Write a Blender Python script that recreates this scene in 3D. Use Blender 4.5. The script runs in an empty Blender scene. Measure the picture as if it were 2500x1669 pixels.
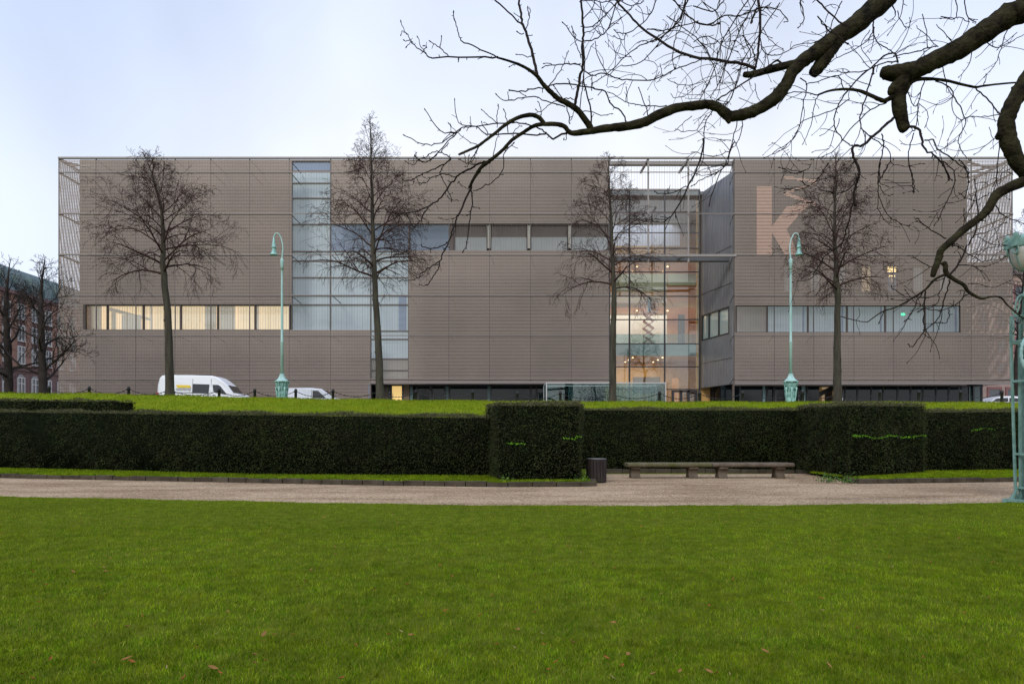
import bpy, bmesh, math, random
import numpy as np
from mathutils import Vector, Matrix

# ------------------------------------------------------------------ camera, sky, sun, exposure
scene = bpy.context.scene
COL = scene.collection
F, CX, CY, EYE = 1667.0, 1230.0, 1056.0, 1.4          # focal length and principal point in pixels of a 2500 px wide frame
cam_d = bpy.data.cameras.new("camera")
cam = bpy.data.objects.new("camera", cam_d)
COL.objects.link(cam)
cam.location = (0, 0, EYE)
cam.rotation_euler = (math.radians(90), 0, 0)
cam_d.sensor_width = 36.0
cam_d.lens = 36.0 * F / 2500.0
cam_d.shift_x = (1250.0 - CX) / 2500.0
cam_d.shift_y = (CY - 834.5) / 2500.0
cam_d.clip_start = 0.1
cam_d.clip_end = 3000.0
scene.camera = cam

SUN_EL, SUN_ROT = math.radians(38), math.radians(205)
world = bpy.data.worlds.new("World")
scene.world = world
world.use_nodes = True
wn, wl = world.node_tree.nodes, world.node_tree.links
wn.clear()
w_out = wn.new("ShaderNodeOutputWorld")
w_bg = wn.new("ShaderNodeBackground")
w_bg.inputs["Strength"].default_value = 0.1
w_sky = wn.new("ShaderNodeTexSky")
w_sky.sky_type = 'NISHITA'
w_sky.sun_disc = False
w_sky.sun_elevation = SUN_EL
w_sky.sun_rotation = SUN_ROT
w_tc = wn.new("ShaderNodeTexCoord")
w_sep = wn.new("ShaderNodeSeparateXYZ")
w_ramp = wn.new("ShaderNodeValToRGB")
w_ramp.color_ramp.elements[0].position = 0.0
w_ramp.color_ramp.elements[0].color = (1.06, 1.07, 1.08, 1)
w_ramp.color_ramp.elements[1].position = 0.62
w_ramp.color_ramp.elements[1].color = (0.57, 0.655, 0.875, 1)
e = w_ramp.color_ramp.elements.new(0.30)
e.color = (0.97, 0.985, 1.03, 1)
e = w_ramp.color_ramp.elements.new(0.46)
e.color = (0.76, 0.82, 0.955, 1)
w_map = wn.new("ShaderNodeMapping")
w_map.inputs["Scale"].default_value = (1.6, 1.0, 3.0)
w_noise = wn.new("ShaderNodeTexNoise")
w_noise.inputs["Scale"].default_value = 1.7
w_noise.inputs["Detail"].default_value = 5.0
w_noise.inputs["Roughness"].default_value = 0.45
w_nr = wn.new("ShaderNodeMapRange")
w_nr.inputs["From Min"].default_value = 0.3
w_nr.inputs["From Max"].default_value = 0.7
w_nr.inputs["To Min"].default_value = 0.88
w_nr.inputs["To Max"].default_value = 0.97
w_scale = wn.new("ShaderNodeVectorMath")
w_scale.operation = 'SCALE'
w_scale.inputs["Scale"].default_value = 10.2
w_mix = wn.new("ShaderNodeMix")
w_mix.data_type = 'RGBA'
wl.new(w_tc.outputs["Generated"], w_sep.inputs[0])
wl.new(w_sep.outputs["Z"], w_ramp.inputs[0])
wl.new(w_tc.outputs["Generated"], w_map.inputs["Vector"])
wl.new(w_map.outputs[0], w_noise.inputs["Vector"])
wl.new(w_noise.outputs["Fac"], w_nr.inputs["Value"])
w_zen = wn.new("ShaderNodeMapRange")          # an overcast sky is brightest overhead
w_zen.inputs["From Min"].default_value = 0.56; w_zen.inputs["From Max"].default_value = 0.95
w_zen.inputs["To Min"].default_value = 10.4; w_zen.inputs["To Max"].default_value = 22.0
wl.new(w_sep.outputs["Z"], w_zen.inputs["Value"]); wl.new(w_zen.outputs[0], w_scale.inputs["Scale"])
wl.new(w_ramp.outputs[0], w_scale.inputs[0])
wl.new(w_nr.outputs[0], w_mix.inputs["Factor"])
w_n2 = wn.new("ShaderNodeTexNoise")            # softer and brighter drifts of cloud
w_n2.inputs["Scale"].default_value = 2.6; w_n2.inputs["Detail"].default_value = 3.0; w_n2.inputs["Roughness"].default_value = 0.4
w_m2 = wn.new("ShaderNodeMapping"); w_m2.inputs["Scale"].default_value = (1.8, 1.0, 0.9); w_m2.inputs["Location"].default_value = (3.1, 0.4, 0.7)
w_r2 = wn.new("ShaderNodeMapRange"); w_r2.inputs["From Min"].default_value = 0.32; w_r2.inputs["From Max"].default_value = 0.68
w_r2.inputs["To Min"].default_value = 0.90; w_r2.inputs["To Max"].default_value = 1.10
w_s2 = wn.new("ShaderNodeVectorMath"); w_s2.operation = 'SCALE'
wl.new(w_tc.outputs["Generated"], w_m2.inputs["Vector"]); wl.new(w_m2.outputs[0], w_n2.inputs["Vector"])
wl.new(w_n2.outputs["Fac"], w_r2.inputs["Value"]); wl.new(w_r2.outputs[0], w_s2.inputs["Scale"])
wl.new(w_scale.outputs[0], w_s2.inputs[0])
wl.new(w_sky.outputs[0], w_mix.inputs["A"])
w_side = wn.new("ShaderNodeValToRGB")
w_xr = wn.new("ShaderNodeMapRange"); w_xr.inputs["From Min"].default_value = -0.7; w_xr.inputs["From Max"].default_value = 0.7
wl.new(w_sep.outputs["X"], w_xr.inputs["Value"]); wl.new(w_xr.outputs[0], w_side.inputs[0])
w_side.color_ramp.elements[0].position = 0.0; w_side.color_ramp.elements[0].color = (0.70, 0.77, 0.90, 1)
w_side.color_ramp.elements[1].position = 1.0; w_side.color_ramp.elements[1].color = (0.80, 0.84, 0.93, 1)
for p_, c_ in ((0.17, (0.80, 0.86, 0.96, 1)), (0.36, (1, 1, 1, 1)), (0.68, (1, 1, 1, 1)), (0.84, (0.90, 0.92, 0.97, 1))):
    w_side.color_ramp.elements.new(p_).color = c_
w_mul = wn.new("ShaderNodeVectorMath"); w_mul.operation = 'MULTIPLY'
wl.new(w_s2.outputs[0], w_mul.inputs[0]); wl.new(w_side.outputs[0], w_mul.inputs[1])
wl.new(w_mul.outputs[0], w_mix.inputs["B"])
wl.new(w_mix.outputs["Result"], w_bg.inputs["Color"])
wl.new(w_bg.outputs[0], w_out.inputs["Surface"])

sun_d = bpy.data.lights.new("sun", 'SUN')
sun_d.energy = 1.4
sun_d.angle = math.radians(14)
sun_d.color = (1.0, 0.96, 0.9)
sun = bpy.data.objects.new("sun", sun_d)
COL.objects.link(sun)
sd = Vector((math.sin(SUN_ROT) * math.cos(SUN_EL), math.cos(SUN_ROT) * math.cos(SUN_EL), math.sin(SUN_EL)))
sun.rotation_euler = sd.to_track_quat('Z', 'Y').to_euler()
sun.location = sd * 60

scene.view_settings.view_transform = 'Standard'
scene.view_settings.look = 'None'
scene.view_settings.exposure = 0.2
scene.view_settings.gamma = 1.0
scene.view_settings.use_curve_mapping = False
scene.render.engine = 'CYCLES'
scene.cycles.max_bounces = 8
scene.cycles.transparent_max_bounces = 16
scene.cycles.use_denoising = True

# ------------------------------------------------------------------ helpers
rng = random.Random(7)
nrg = np.random.default_rng(11)


def PX(x, D): return (x - CX) * D / F
def PZ(y, D): return EYE + (CY - y) * D / F
def P(x, y, D): return Vector((PX(x, D), D, PZ(y, D)))


def tag(o, label=None, cat=None, group=None, kind=None):
    if label: o["label"] = label
    if cat: o["category"] = cat
    if group: o["group"] = group
    if kind: o["kind"] = kind
    return o


def thing(name, label, cat, loc=(0, 0, 0), rz=0.0, group=None):
    o = bpy.data.objects.new(name, None)
    o.empty_display_size = 0.2
    COL.objects.link(o)
    o.location = loc
    o.rotation_euler = (0, 0, rz)
    return tag(o, label, cat, group)


def link_mesh(name, me, mats, parent=None, world_space=False):
    o = bpy.data.objects.new(name, me)
    COL.objects.link(o)
    for m in (mats if isinstance(mats, (list, tuple)) else [mats]):
        me.materials.append(m)
    if parent is not None:
        o.parent = parent
        if world_space:
            o.matrix_parent_inverse = root_matrix(parent).inverted()
    return o


def root_matrix(o):
    m = Matrix.Translation(o.location) @ o.rotation_euler.to_matrix().to_4x4()
    return m if o.parent is None else root_matrix(o.parent) @ o.matrix_parent_inverse @ m


def copy_tree(o, parent=None):
    c = o.copy()
    COL.objects.link(c)
    if parent is not None: c.parent = parent
    for ch in list(o.children):
        copy_tree(ch, c)
    return c


class MB:
    """collects simple shapes and links them as one mesh object"""
    def __init__(s): s.v, s.f, s.m, s.mi, s.sm = [], [], [], 0, []

    def add(s, vs, fs, smooth=False):
        b = len(s.v)
        s.v.extend(tuple(v) for v in vs)
        for f in fs:
            s.f.append(tuple(b + i for i in f)); s.m.append(s.mi); s.sm.append(smooth)
        return s

    def box(s, x0, x1, y0, y1, z0, z1):
        vs = [(x0, y0, z0), (x1, y0, z0), (x1, y1, z0), (x0, y1, z0), (x0, y0, z1), (x1, y0, z1), (x1, y1, z1), (x0, y1, z1)]
        return s.add(vs, [(0, 3, 2, 1), (4, 5, 6, 7), (0, 1, 5, 4), (1, 2, 6, 5), (2, 3, 7, 6), (3, 0, 4, 7)])

    def beam(s, a, b, w, h, up=Vector((0, 0, 1))):
        a, b = Vector(a), Vector(b)
        t = (b - a).normalized()
        if abs(t.dot(up)) > 0.98: up = Vector((0, 1, 0))
        r = t.cross(up).normalized(); u = r.cross(t).normalized()
        vs = []
        for p in (a, b):
            for sx, sz in ((-1, -1), (1, -1), (1, 1), (-1, 1)):
                vs.append(p + r * (sx * w / 2) + u * (sz * h / 2))
        return s.add(vs, [(0, 1, 2, 3), (7, 6, 5, 4), (0, 4, 5, 1), (1, 5, 6, 2), (2, 6, 7, 3), (3, 7, 4, 0)])

    def tube(s, pts, rad, n=8, cap=True):
        pts = [Vector(p) for p in pts]
        if not hasattr(rad, '__len__'): rad = [rad] * len(pts)
        ref = None; rings = []
        for i, p in enumerate(pts):
            t = (pts[min(i + 1, len(pts) - 1)] - pts[max(i - 1, 0)]).normalized()
            if ref is None:
                ref = Vector((0, 0, 1)) if abs(t.z) < 0.9 else Vector((1, 0, 0))
            r = t.cross(ref).normalized(); u = r.cross(t).normalized(); ref = u
            rings.append([p + (r * math.cos(a) + u * math.sin(a)) * rad[i] for a in [2 * math.pi * k / n for k in range(n)]])
        vs = [v for g in rings for v in g]
        fs = []
        for i in range(len(pts) - 1):
            for k in range(n):
                k2 = (k + 1) % n
                fs.append((i * n + k, i * n + k2, (i + 1) * n + k2, (i + 1) * n + k))
        s.add(vs, fs, True)
        if cap:
            s.add(rings[0], [tuple(range(n))]); s.add(rings[-1], [tuple(range(n - 1, -1, -1))])
        return s

    def lathe(s, prof, c=(0, 0, 0), n=16, smooth=True, wob=None):
        vs, fs = [], []
        for (r, z) in prof:
            for k in range(n):
                a = 2 * math.pi * (k + 0.5) / n
                rr = r * (wob(a, z) if wob else 1)
                vs.append((c[0] + rr * math.cos(a), c[1] + rr * math.sin(a), c[2] + z))
        for i in range(len(prof) - 1):
            for k in range(n):
                k2 = (k + 1) % n
                fs.append((i * n + k, i * n + k2, (i + 1) * n + k2, (i + 1) * n + k))
        fs.append(tuple(range(n - 1, -1, -1)))
        b = (len(prof) - 1) * n
        fs.append(tuple(b + k for k in range(n)))
        return s.add(vs, fs, smooth)

    def prism(s, poly, y0, y1):
        """polygon given as (x, z), extruded along y"""
        n = len(poly)
        vs = [(x, y0, z) for x, z in poly] + [(x, y1, z) for x, z in poly]
        fs = [tuple(range(n)), tuple(range(2 * n - 1, n - 1, -1))]
        for i in range(n):
            j = (i + 1) % n
            fs.append((i, i + n, j + n, j))
        return s.add(vs, fs)

    def build(s, name, mats, parent=None, bevel=0.0, ws=False):
        me = bpy.data.meshes.new(name)
        me.from_pydata(s.v, [], s.f)
        me.polygons.foreach_set("material_index", s.m)
        me.polygons.foreach_set("use_smooth", s.sm)
        bm = bmesh.new(); bm.from_mesh(me)
        bmesh.ops.recalc_face_normals(bm, faces=bm.faces)
        bm.to_mesh(me); bm.free()
        me.update()
        o = link_mesh(name, me, mats, parent, ws)
        if bevel:
            b = o.modifiers.new("bevel", 'BEVEL'); b.width = bevel; b.segments = 2; b.limit_method = 'ANGLE'
        return o


def np_mesh(name, verts, faces_flat, sizes, mats, parent=None, smooth=False, attr=None, ws=False, midx=None):
    me = bpy.data.meshes.new(name)
    nv = len(verts)
    me.vertices.add(nv)
    me.vertices.foreach_set("co", np.asarray(verts, dtype=np.float32).ravel())
    sizes = np.asarray(sizes, dtype=np.int32)
    me.loops.add(int(sizes.sum()))
    me.loops.foreach_set("vertex_index", np.asarray(faces_flat, dtype=np.int32).ravel())
    me.polygons.add(len(sizes))
    starts = np.zeros(len(sizes), dtype=np.int32); starts[1:] = np.cumsum(sizes)[:-1]
    me.polygons.foreach_set("loop_start", starts)
    me.polygons.foreach_set("loop_total", sizes)
    if smooth: me.polygons.foreach_set("use_smooth", np.ones(len(sizes), dtype=bool))
    if midx is not None: me.polygons.foreach_set("material_index", np.asarray(midx, dtype=np.int32))
    if attr is not None:
        a = me.attributes.new("tone", 'FLOAT', 'POINT')
        a.data.foreach_set("value", np.asarray(attr, dtype=np.float32))
    me.update(calc_edges=True)
    return link_mesh(name, me, mats, parent, ws)


class Tubes:
    """many tapered tubes gathered into one mesh with numpy"""
    def __init__(s): s.g = {}

    def add(s, pts, rad, sides=3):
        pts = np.asarray(pts, dtype=np.float64); rad = np.asarray(rad, dtype=np.float64)
        s.g.setdefault((len(pts), sides), []).append((pts, rad))

    def build(s, name, mats, parent=None, ws=False):
        V, Fc, off = [], [], 0
        for (n, k), L in s.g.items():
            p = np.stack([a for a, _ in L]); r = np.stack([b for _, b in L])
            t = np.gradient(p, axis=1)
            t /= np.linalg.norm(t, axis=2, keepdims=True) + 1e-9
            mean = p[:, -1] - p[:, 0]
            mean /= np.linalg.norm(mean, axis=1, keepdims=True) + 1e-9
            ref = np.where(np.abs(mean[:, 2:3]) < 0.8, np.array([[0, 0, 1.0]]), np.array([[1.0, 0.2, 0]]))
            ref = np.repeat(ref[:, None, :], n, 1)
            a = np.cross(t, ref); a /= np.linalg.norm(a, axis=2, keepdims=True) + 1e-9
            b = np.cross(a, t)
            ang = np.arange(k) * 2 * np.pi / k
            ring = p[:, :, None, :] + r[:, :, None, None] * (a[:, :, None, :] * np.cos(ang)[None, None, :, None] + b[:, :, None, :] * np.sin(ang)[None, None, :, None])
            m = len(L)
            V.append(ring.reshape(-1, 3))
            base = off + (np.arange(m) * n * k)[:, None, None] + (np.arange(n - 1) * k)[None, :, None]
            i0 = np.arange(k)[None, None, :]; i1 = (i0 + 1) % k
            f = np.stack([base + i0, base + i1, base + k + i1, base + k + i0], axis=-1).reshape(-1, 4)
            Fc.append(f)
            off += m * n * k
        V = np.concatenate(V); Fc = np.concatenate(Fc)
        return np_mesh(name, V, Fc, np.full(len(Fc), 4), mats, parent, True, None, ws)


# ------------------------------------------------------------------ materials
def mat(name, col, rough=0.7, metal=0.0, var=0.0, vscale=3.0, col2=None, bump=0.0, bscale=30.0, spec=0.5, emit=None, estr=0.0, stretch=None, detail=4.0):
    m = bpy.data.materials.new(name)
    m.use_nodes = True
    n, l = m.node_tree.nodes, m.node_tree.links
    b = n["Principled BSDF"]
    b.inputs["Base Color"].default_value = (*col, 1)
    b.inputs["Roughness"].default_value = rough
    b.inputs["Metallic"].default_value = metal
    b.inputs["Specular IOR Level"].default_value = spec
    if emit:
        b.inputs["Emission Color"].default_value = (*emit, 1)
        b.inputs["Emission Strength"].default_value = estr
    if var or col2 or bump:
        tc = n.new("ShaderNodeTexCoord")
        mp = n.new("ShaderNodeMapping")
        if stretch: mp.inputs["Scale"].default_value = stretch
        l.new(tc.outputs["Object"], mp.inputs["Vector"])
    if var or col2:
        t = n.new("ShaderNodeTexNoise")
        t.inputs["Scale"].default_value = vscale
        t.inputs["Detail"].default_value = detail
        t.inputs["Roughness"].default_value = 0.6
        l.new(mp.outputs[0], t.inputs["Vector"])
        r = n.new("ShaderNodeMapRange")
        r.inputs["From Min"].default_value = 0.32; r.inputs["From Max"].default_value = 0.68
        l.new(t.outputs["Fac"], r.inputs["Value"])
        mx = n.new("ShaderNodeMix"); mx.data_type = 'RGBA'
        c2 = col2 if col2 else tuple(c * (1 + var) for c in col)
        c1 = col if col2 else tuple(c * (1 - var) for c in col)
        mx.inputs["A"].default_value = (*c1, 1); mx.inputs["B"].default_value = (*c2, 1)
        l.new(r.outputs[0], mx.inputs["Factor"])
        l.new(mx.outputs["Result"], b.inputs["Base Color"])
    if bump:
        t2 = n.new("ShaderNodeTexNoise")
        t2.inputs["Scale"].default_value = bscale; t2.inputs["Detail"].default_value = 5
        l.new(mp.outputs[0], t2.inputs["Vector"])
        bp = n.new("ShaderNodeBump"); bp.inputs["Strength"].default_value = bump; bp.inputs["Distance"].default_value = 0.03
        l.new(t2.outputs["Fac"], bp.inputs["Height"])
        l.new(bp.outputs[0], b.inputs["Normal"])
    return m


def tone_mat(name, c0, c1, c2, rough=0.6, patch=0.5, pcol=None, spec=0.3, transl=0.0, blot=()):
    """foliage and grass: colour from a per-leaf tone, with broad patches of another tint"""
    m = bpy.data.materials.new(name); m.use_nodes = True
    n, l = m.node_tree.nodes, m.node_tree.links
    b = n["Principled BSDF"]
    b.inputs["Roughness"].default_value = rough
    b.inputs["Specular IOR Level"].default_value = spec
    at = n.new("ShaderNodeAttribute"); at.attribute_name = "tone"
    rp = n.new("ShaderNodeValToRGB")
    rp.color_ramp.elements[0].color = (*c0, 1); rp.color_ramp.elements[1].color = (*c2, 1)
    ee = rp.color_ramp.elements.new(0.5); ee.color = (*c1, 1)
    l.new(at.outputs["Fac"], rp.inputs[0])
    tc = n.new("ShaderNodeTexCoord")
    t = n.new("ShaderNodeTexNoise"); t.inputs["Scale"].default_value = patch; t.inputs["Detail"].default_value = 6
    t.inputs["Roughness"].default_value = 0.65
    l.new(tc.outputs["Object"], t.inputs["Vector"])
    r = n.new("ShaderNodeMapRange"); r.inputs["From Min"].default_value = 0.38; r.inputs["From Max"].default_value = 0.66
    r.inputs["To Max"].default_value = 0.75
    l.new(t.outputs["Fac"], r.inputs["Value"])
    mx = n.new("ShaderNodeMix"); mx.data_type = 'RGBA'
    mx.inputs["B"].default_value = (*(pcol or c1), 1)
    l.new(rp.outputs[0], mx.inputs["A"]); l.new(r.outputs[0], mx.inputs["Factor"])
    res = mx.outputs["Result"]
    for sc_, lo, hi in blot:
        t3 = n.new("ShaderNodeTexNoise"); t3.inputs["Scale"].default_value = sc_; t3.inputs["Detail"].default_value = 3
        l.new(tc.outputs["Object"], t3.inputs["Vector"])
        r3 = n.new("ShaderNodeMapRange"); r3.inputs["From Min"].default_value = 0.33; r3.inputs["From Max"].default_value = 0.67
        r3.inputs["To Min"].default_value = lo; r3.inputs["To Max"].default_value = hi
        l.new(t3.outputs["Fac"], r3.inputs["Value"])
        sv = n.new("ShaderNodeVectorMath"); sv.operation = 'SCALE'
        l.new(res, sv.inputs[0]); l.new(r3.outputs[0], sv.inputs["Scale"]); res = sv.outputs[0]
    l.new(res, b.inputs["Base Color"])
    if transl:
        b.inputs["Subsurface Weight"].default_value = 0.0
        tr = n.new("ShaderNodeBsdfTranslucent")
        l.new(res, tr.inputs["Color"])
        ms = n.new("ShaderNodeMixShader"); ms.inputs[0].default_value = transl
        l.new(b.outputs[0], ms.inputs[1]); l.new(tr.outputs[0], ms.inputs[2])
        l.new(ms.outputs[0], n["Material Output"].inputs["Surface"])
    return m


def glass(name, tint=(0.9, 0.95, 0.95), refl=0.1, rough=0.02, graze=0.5):
    m = bpy.data.materials.new(name); m.use_nodes = True
    n, l = m.node_tree.nodes, m.node_tree.links
    n.remove(n["Principled BSDF"])
    tr = n.new("ShaderNodeBsdfTransparent"); tr.inputs[0].default_value = (*tint, 1)
    gl = n.new("ShaderNodeBsdfGlossy"); gl.inputs["Roughness"].default_value = rough
    lw = n.new("ShaderNodeLayerWeight"); lw.inputs["Blend"].default_value = 0.25
    mr = n.new("ShaderNodeMapRange"); mr.inputs["To Min"].default_value = refl; mr.inputs["To Max"].default_value = graze
    l.new(lw.outputs["Fresnel"], mr.inputs["Value"])
    tc = n.new("ShaderNodeTexCoord"); ns = n.new("ShaderNodeTexNoise"); ns.inputs["Scale"].default_value = 0.35
    l.new(tc.outputs["Object"], ns.inputs["Vector"])
    bp = n.new("ShaderNodeBump"); bp.inputs["Strength"].default_value = 0.08; bp.inputs["Distance"].default_value = 0.05
    l.new(ns.outputs["Fac"], bp.inputs["Height"]); l.new(bp.outputs[0], gl.inputs["Normal"])
    ms = n.new("ShaderNodeMixShader")
    l.new(mr.outputs[0], ms.inputs[0]); l.new(tr.outputs[0], ms.inputs[1]); l.new(gl.outputs[0], ms.inputs[2])
    l.new(ms.outputs[0], n["Material Output"].inputs["Surface"])
    return m


M = {}
M['mesh'] = mat("bronze_mesh", (0.305, 0.239, 0.194), 0.5, 0.2, var=0.10, vscale=0.25)
_n, _l = M['mesh'].node_tree.nodes, M['mesh'].node_tree.links       # every screen panel weathers a little differently
_b = _n["Principled BSDF"]; _src = _b.inputs["Base Color"].links[0].from_socket
_oi = _n.new("ShaderNodeObjectInfo"); _mr = _n.new("ShaderNodeMapRange"); _mr.inputs["To Min"].default_value = 0.92; _mr.inputs["To Max"].default_value = 1.07
_sv = _n.new("ShaderNodeVectorMath"); _sv.operation = 'SCALE'
_l.new(_oi.outputs["Random"], _mr.inputs["Value"]); _l.new(_src, _sv.inputs[0]); _l.new(_mr.outputs[0], _sv.inputs["Scale"]); _l.new(_sv.outputs[0], _b.inputs["Base Color"])
M['wire'] = mat("dark_wires", (0.19, 0.158, 0.138), 0.5, 0.3)
M['wall'] = mat("dark_wall_panels", (0.150, 0.121, 0.099), 0.6, 0.0, var=0.07, vscale=0.12)
M['letter'] = mat("pale_letter_rods", (0.60, 0.39, 0.30), 0.6, var=0.04)
M['steel'] = mat("screen_steel", (0.10, 0.086, 0.08), 0.45, 0.3, var=0.08)
M['edge'] = mat("edge_steel", (0.22, 0.185, 0.17), 0.5, 0.2)
M['pale_steel'] = mat("pale_steel", (0.26, 0.23, 0.21), 0.5, 0.1, var=0.06)
M['grey'] = mat("grey_metal_cladding", (0.19, 0.195, 0.205), 0.42, 0.2, var=0.08, vscale=0.4)
M['frame'] = mat("dark_frame", (0.035, 0.035, 0.04), 0.4, 0.2, var=0.05)
M['transom'] = mat("glazing_bars", (0.21, 0.18, 0.165), 0.45, 0.1)
M['bronze_frame'] = mat("bronze_frame", (0.085, 0.062, 0.055), 0.45, 0.2, var=0.05)
M['frost'] = mat("frosted_pane", (0.43, 0.50, 0.52), 0.12, 0.0, var=0.06, vscale=0.5, spec=0.8, stretch=(0.3, 1, 2.5))
M['frost_blue'] = mat("blue_pane", (0.22, 0.28, 0.37), 0.10, 0.0, var=0.08, vscale=0.6, spec=0.8, stretch=(0.3, 1, 3))
M['frost_grey'] = mat("grey_pane", (0.42, 0.43, 0.42), 0.15, 0.0, var=0.06, vscale=0.5, spec=0.6)
M['frost_warm'] = mat("warm_grey_pane", (0.34, 0.31, 0.27), 0.2, 0.0, var=0.06, vscale=0.5, spec=0.6)
M['blind'] = mat("brown_blind", (0.17, 0.135, 0.12), 0.5, var=0.05)
M['lit'] = mat("lit_room", (0.7, 0.5, 0.3), 0.8, emit=(1.0, 0.75, 0.48), estr=0.80, var=0.03, vscale=0.3)
M['bright'] = mat("bright_lit_room", (0.7, 0.55, 0.3), 0.8, emit=(1.0, 0.72, 0.32), estr=2.0)
M['lit_dim'] = mat("dim_lit_room", (0.5, 0.42, 0.32), 0.8, emit=(1.0, 0.72, 0.42), estr=0.22, var=0.05)
M['lamp_warm'] = mat("warm_downlight", (0.9, 0.8, 0.6), 0.8, emit=(1.0, 0.75, 0.42), estr=5.0)
M['grey_blind'] = mat("grey_roller_blind", (0.5, 0.45, 0.40), 0.7, var=0.04, emit=(1.0, 0.84, 0.66), estr=0.34)  # faint glow put in to imitate light from the room
M['dark_glass'] = mat("dark_glass", (0.008, 0.013, 0.016), 0.05, 0.0, spec=0.35)
M['glass'] = glass("clear_glass", (0.90, 0.93, 0.92), 0.10)
M['glass_box'] = glass("stair_glass", (0.60, 0.74, 0.74), 0.07, 0.0)
M['tan'] = mat("tan_interior", (0.60, 0.36, 0.125), 0.8, var=0.08)
M['sky_sheen'] = mat("sky_sheen_white", (0.70, 0.76, 0.95), 0.8, var=0.02)  # bluish white imitates sky reflected in the atrium glass
M['slab'] = mat("teal_slab_edge", (0.22, 0.36, 0.36), 0.4, var=0.05)
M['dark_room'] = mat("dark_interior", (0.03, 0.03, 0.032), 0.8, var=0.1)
M['yellow_door'] = mat("lit_yellow_door", (0.8, 0.55, 0.2), 0.6, emit=(1.0, 0.68, 0.25), estr=0.6)
M['orange_door'] = mat("orange_door", (0.75, 0.33, 0.08), 0.6, emit=(1.0, 0.45, 0.1), estr=0.12)
M['blue_sign'] = mat("blue_sign", (0.06, 0.30, 0.55), 0.4)
M['white_paint'] = mat("white_van_paint", (0.80, 0.80, 0.80), 0.25, var=0.01)
M['car_glass'] = mat("car_glass", (0.018, 0.02, 0.022), 0.06, spec=0.6)
M['rubber'] = mat("rubber", (0.02, 0.02, 0.02), 0.8)
M['trim'] = mat("grey_trim", (0.16, 0.17, 0.18), 0.5)
M['red_lens'] = mat("red_lens", (0.5, 0.015, 0.02), 0.2)
M['yellow'] = mat("yellow_decal", (0.75, 0.52, 0.02), 0.4)
M['patina'] = mat("patina_green", (0.27, 0.44, 0.39), 0.65, 0.0, col2=(0.44, 0.63, 0.58), vscale=6, bump=0.25, bscale=25, spec=0.25, stretch=(2, 2, 0.3))
M['patina_worn'] = mat("patina_ornament", (0.17, 0.36, 0.31), 0.6, 0.0, col2=(0.38, 0.60, 0.54), vscale=9, bump=0.5, bscale=14, spec=0.3)
M['patina_dark'] = mat("patina_grey", (0.10, 0.205, 0.16), 0.55, 0.0, col2=(0.22, 0.35, 0.295), vscale=6, bump=0.3, bscale=22, spec=0.4)
M['milk'] = mat("milk_glass", (0.42, 0.40, 0.34), 0.25, var=0.06)
M['black_iron'] = mat("black_iron", (0.02, 0.02, 0.022), 0.55, 0.2, var=0.2, vscale=8)
M['bark'] = mat("linden_bark", (0.040, 0.033, 0.026), 0.9, col2=(0.085, 0.078, 0.055), vscale=2.2, bump=0.9, bscale=7, stretch=(3, 3, 0.4), spec=0.1)
M['twig'] = mat("linden_twigs", (0.050, 0.027, 0.022), 0.85, var=0.2, vscale=1.5, spec=0.1)
M['dark_bark'] = mat("plane_bark", (0.040, 0.032, 0.028), 0.9, var=0.3, vscale=2, bump=0.5, bscale=8, spec=0.1)
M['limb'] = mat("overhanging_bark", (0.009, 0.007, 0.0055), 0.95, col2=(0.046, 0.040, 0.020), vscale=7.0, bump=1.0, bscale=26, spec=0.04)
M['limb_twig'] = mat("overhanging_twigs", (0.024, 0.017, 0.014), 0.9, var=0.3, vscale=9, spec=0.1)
M['wood_slat'] = mat("dark_slats", (0.035, 0.027, 0.023), 0.75, var=0.35, vscale=6, bump=0.3, bscale=30, stretch=(4, 4, 0.5), spec=0.2)
M['zinc'] = mat("zinc_rim", (0.16, 0.16, 0.15), 0.5, 0.4, var=0.2, vscale=12)
M['stone'] = mat("bench_stone", (0.085, 0.064, 0.045), 0.9, col2=(0.15, 0.118, 0.085), vscale=5, bump=0.5, bscale=40, spec=0.1)
M['stone_moss'] = mat("mossy_stone", (0.075, 0.078, 0.022), 0.9, col2=(0.14, 0.11, 0.08), vscale=3.5, bump=0.5, bscale=40, spec=0.1)
M['kerb'] = mat("kerb_stone", (0.045, 0.035, 0.025), 0.95, col2=(0.095, 0.078, 0.055), vscale=2.2, bump=0.5, bscale=35, spec=0.05)
M['asphalt'] = mat("asphalt", (0.05, 0.05, 0.052), 0.9, var=0.2, vscale=2)
M['paving'] = mat("paving", (0.25, 0.23, 0.21), 0.9, var=0.15, vscale=2)
M['sandstone'] = mat("red_sandstone", (0.165, 0.09, 0.08), 0.85, col2=(0.125, 0.072, 0.066), vscale=0.8, bump=0.4, bscale=5, stretch=(1, 0.4, 3))
M['brick'] = mat("orange_brick", (0.28, 0.15, 0.10), 0.85, col2=(0.21, 0.11, 0.075), vscale=2.5, stretch=(1, 1, 4))
M['mansard'] = mat("green_copper_roof", (0.075, 0.12, 0.12), 0.6, col2=(0.13, 0.19, 0.185), vscale=1.2, stretch=(1, 2, 0.4))
M['white_frame'] = mat("white_window_frame", (0.50, 0.48, 0.45), 0.5)
M['pane'] = mat("old_window_pane", (0.05, 0.06, 0.065), 0.08, spec=0.8)
M['pink_stone'] = mat("pink_render", (0.42, 0.30, 0.25), 0.9, col2=(0.34, 0.24, 0.20), vscale=0.7)
M['brown_roof'] = mat("brown_roof", (0.16, 0.12, 0.11), 0.8, var=0.2)
M['red_stone'] = mat("window_surround", (0.24, 0.11, 0.10), 0.8, var=0.1)
M['lift_red'] = mat("red_lift_arms", (0.46, 0.20, 0.22), 0.5)
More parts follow.
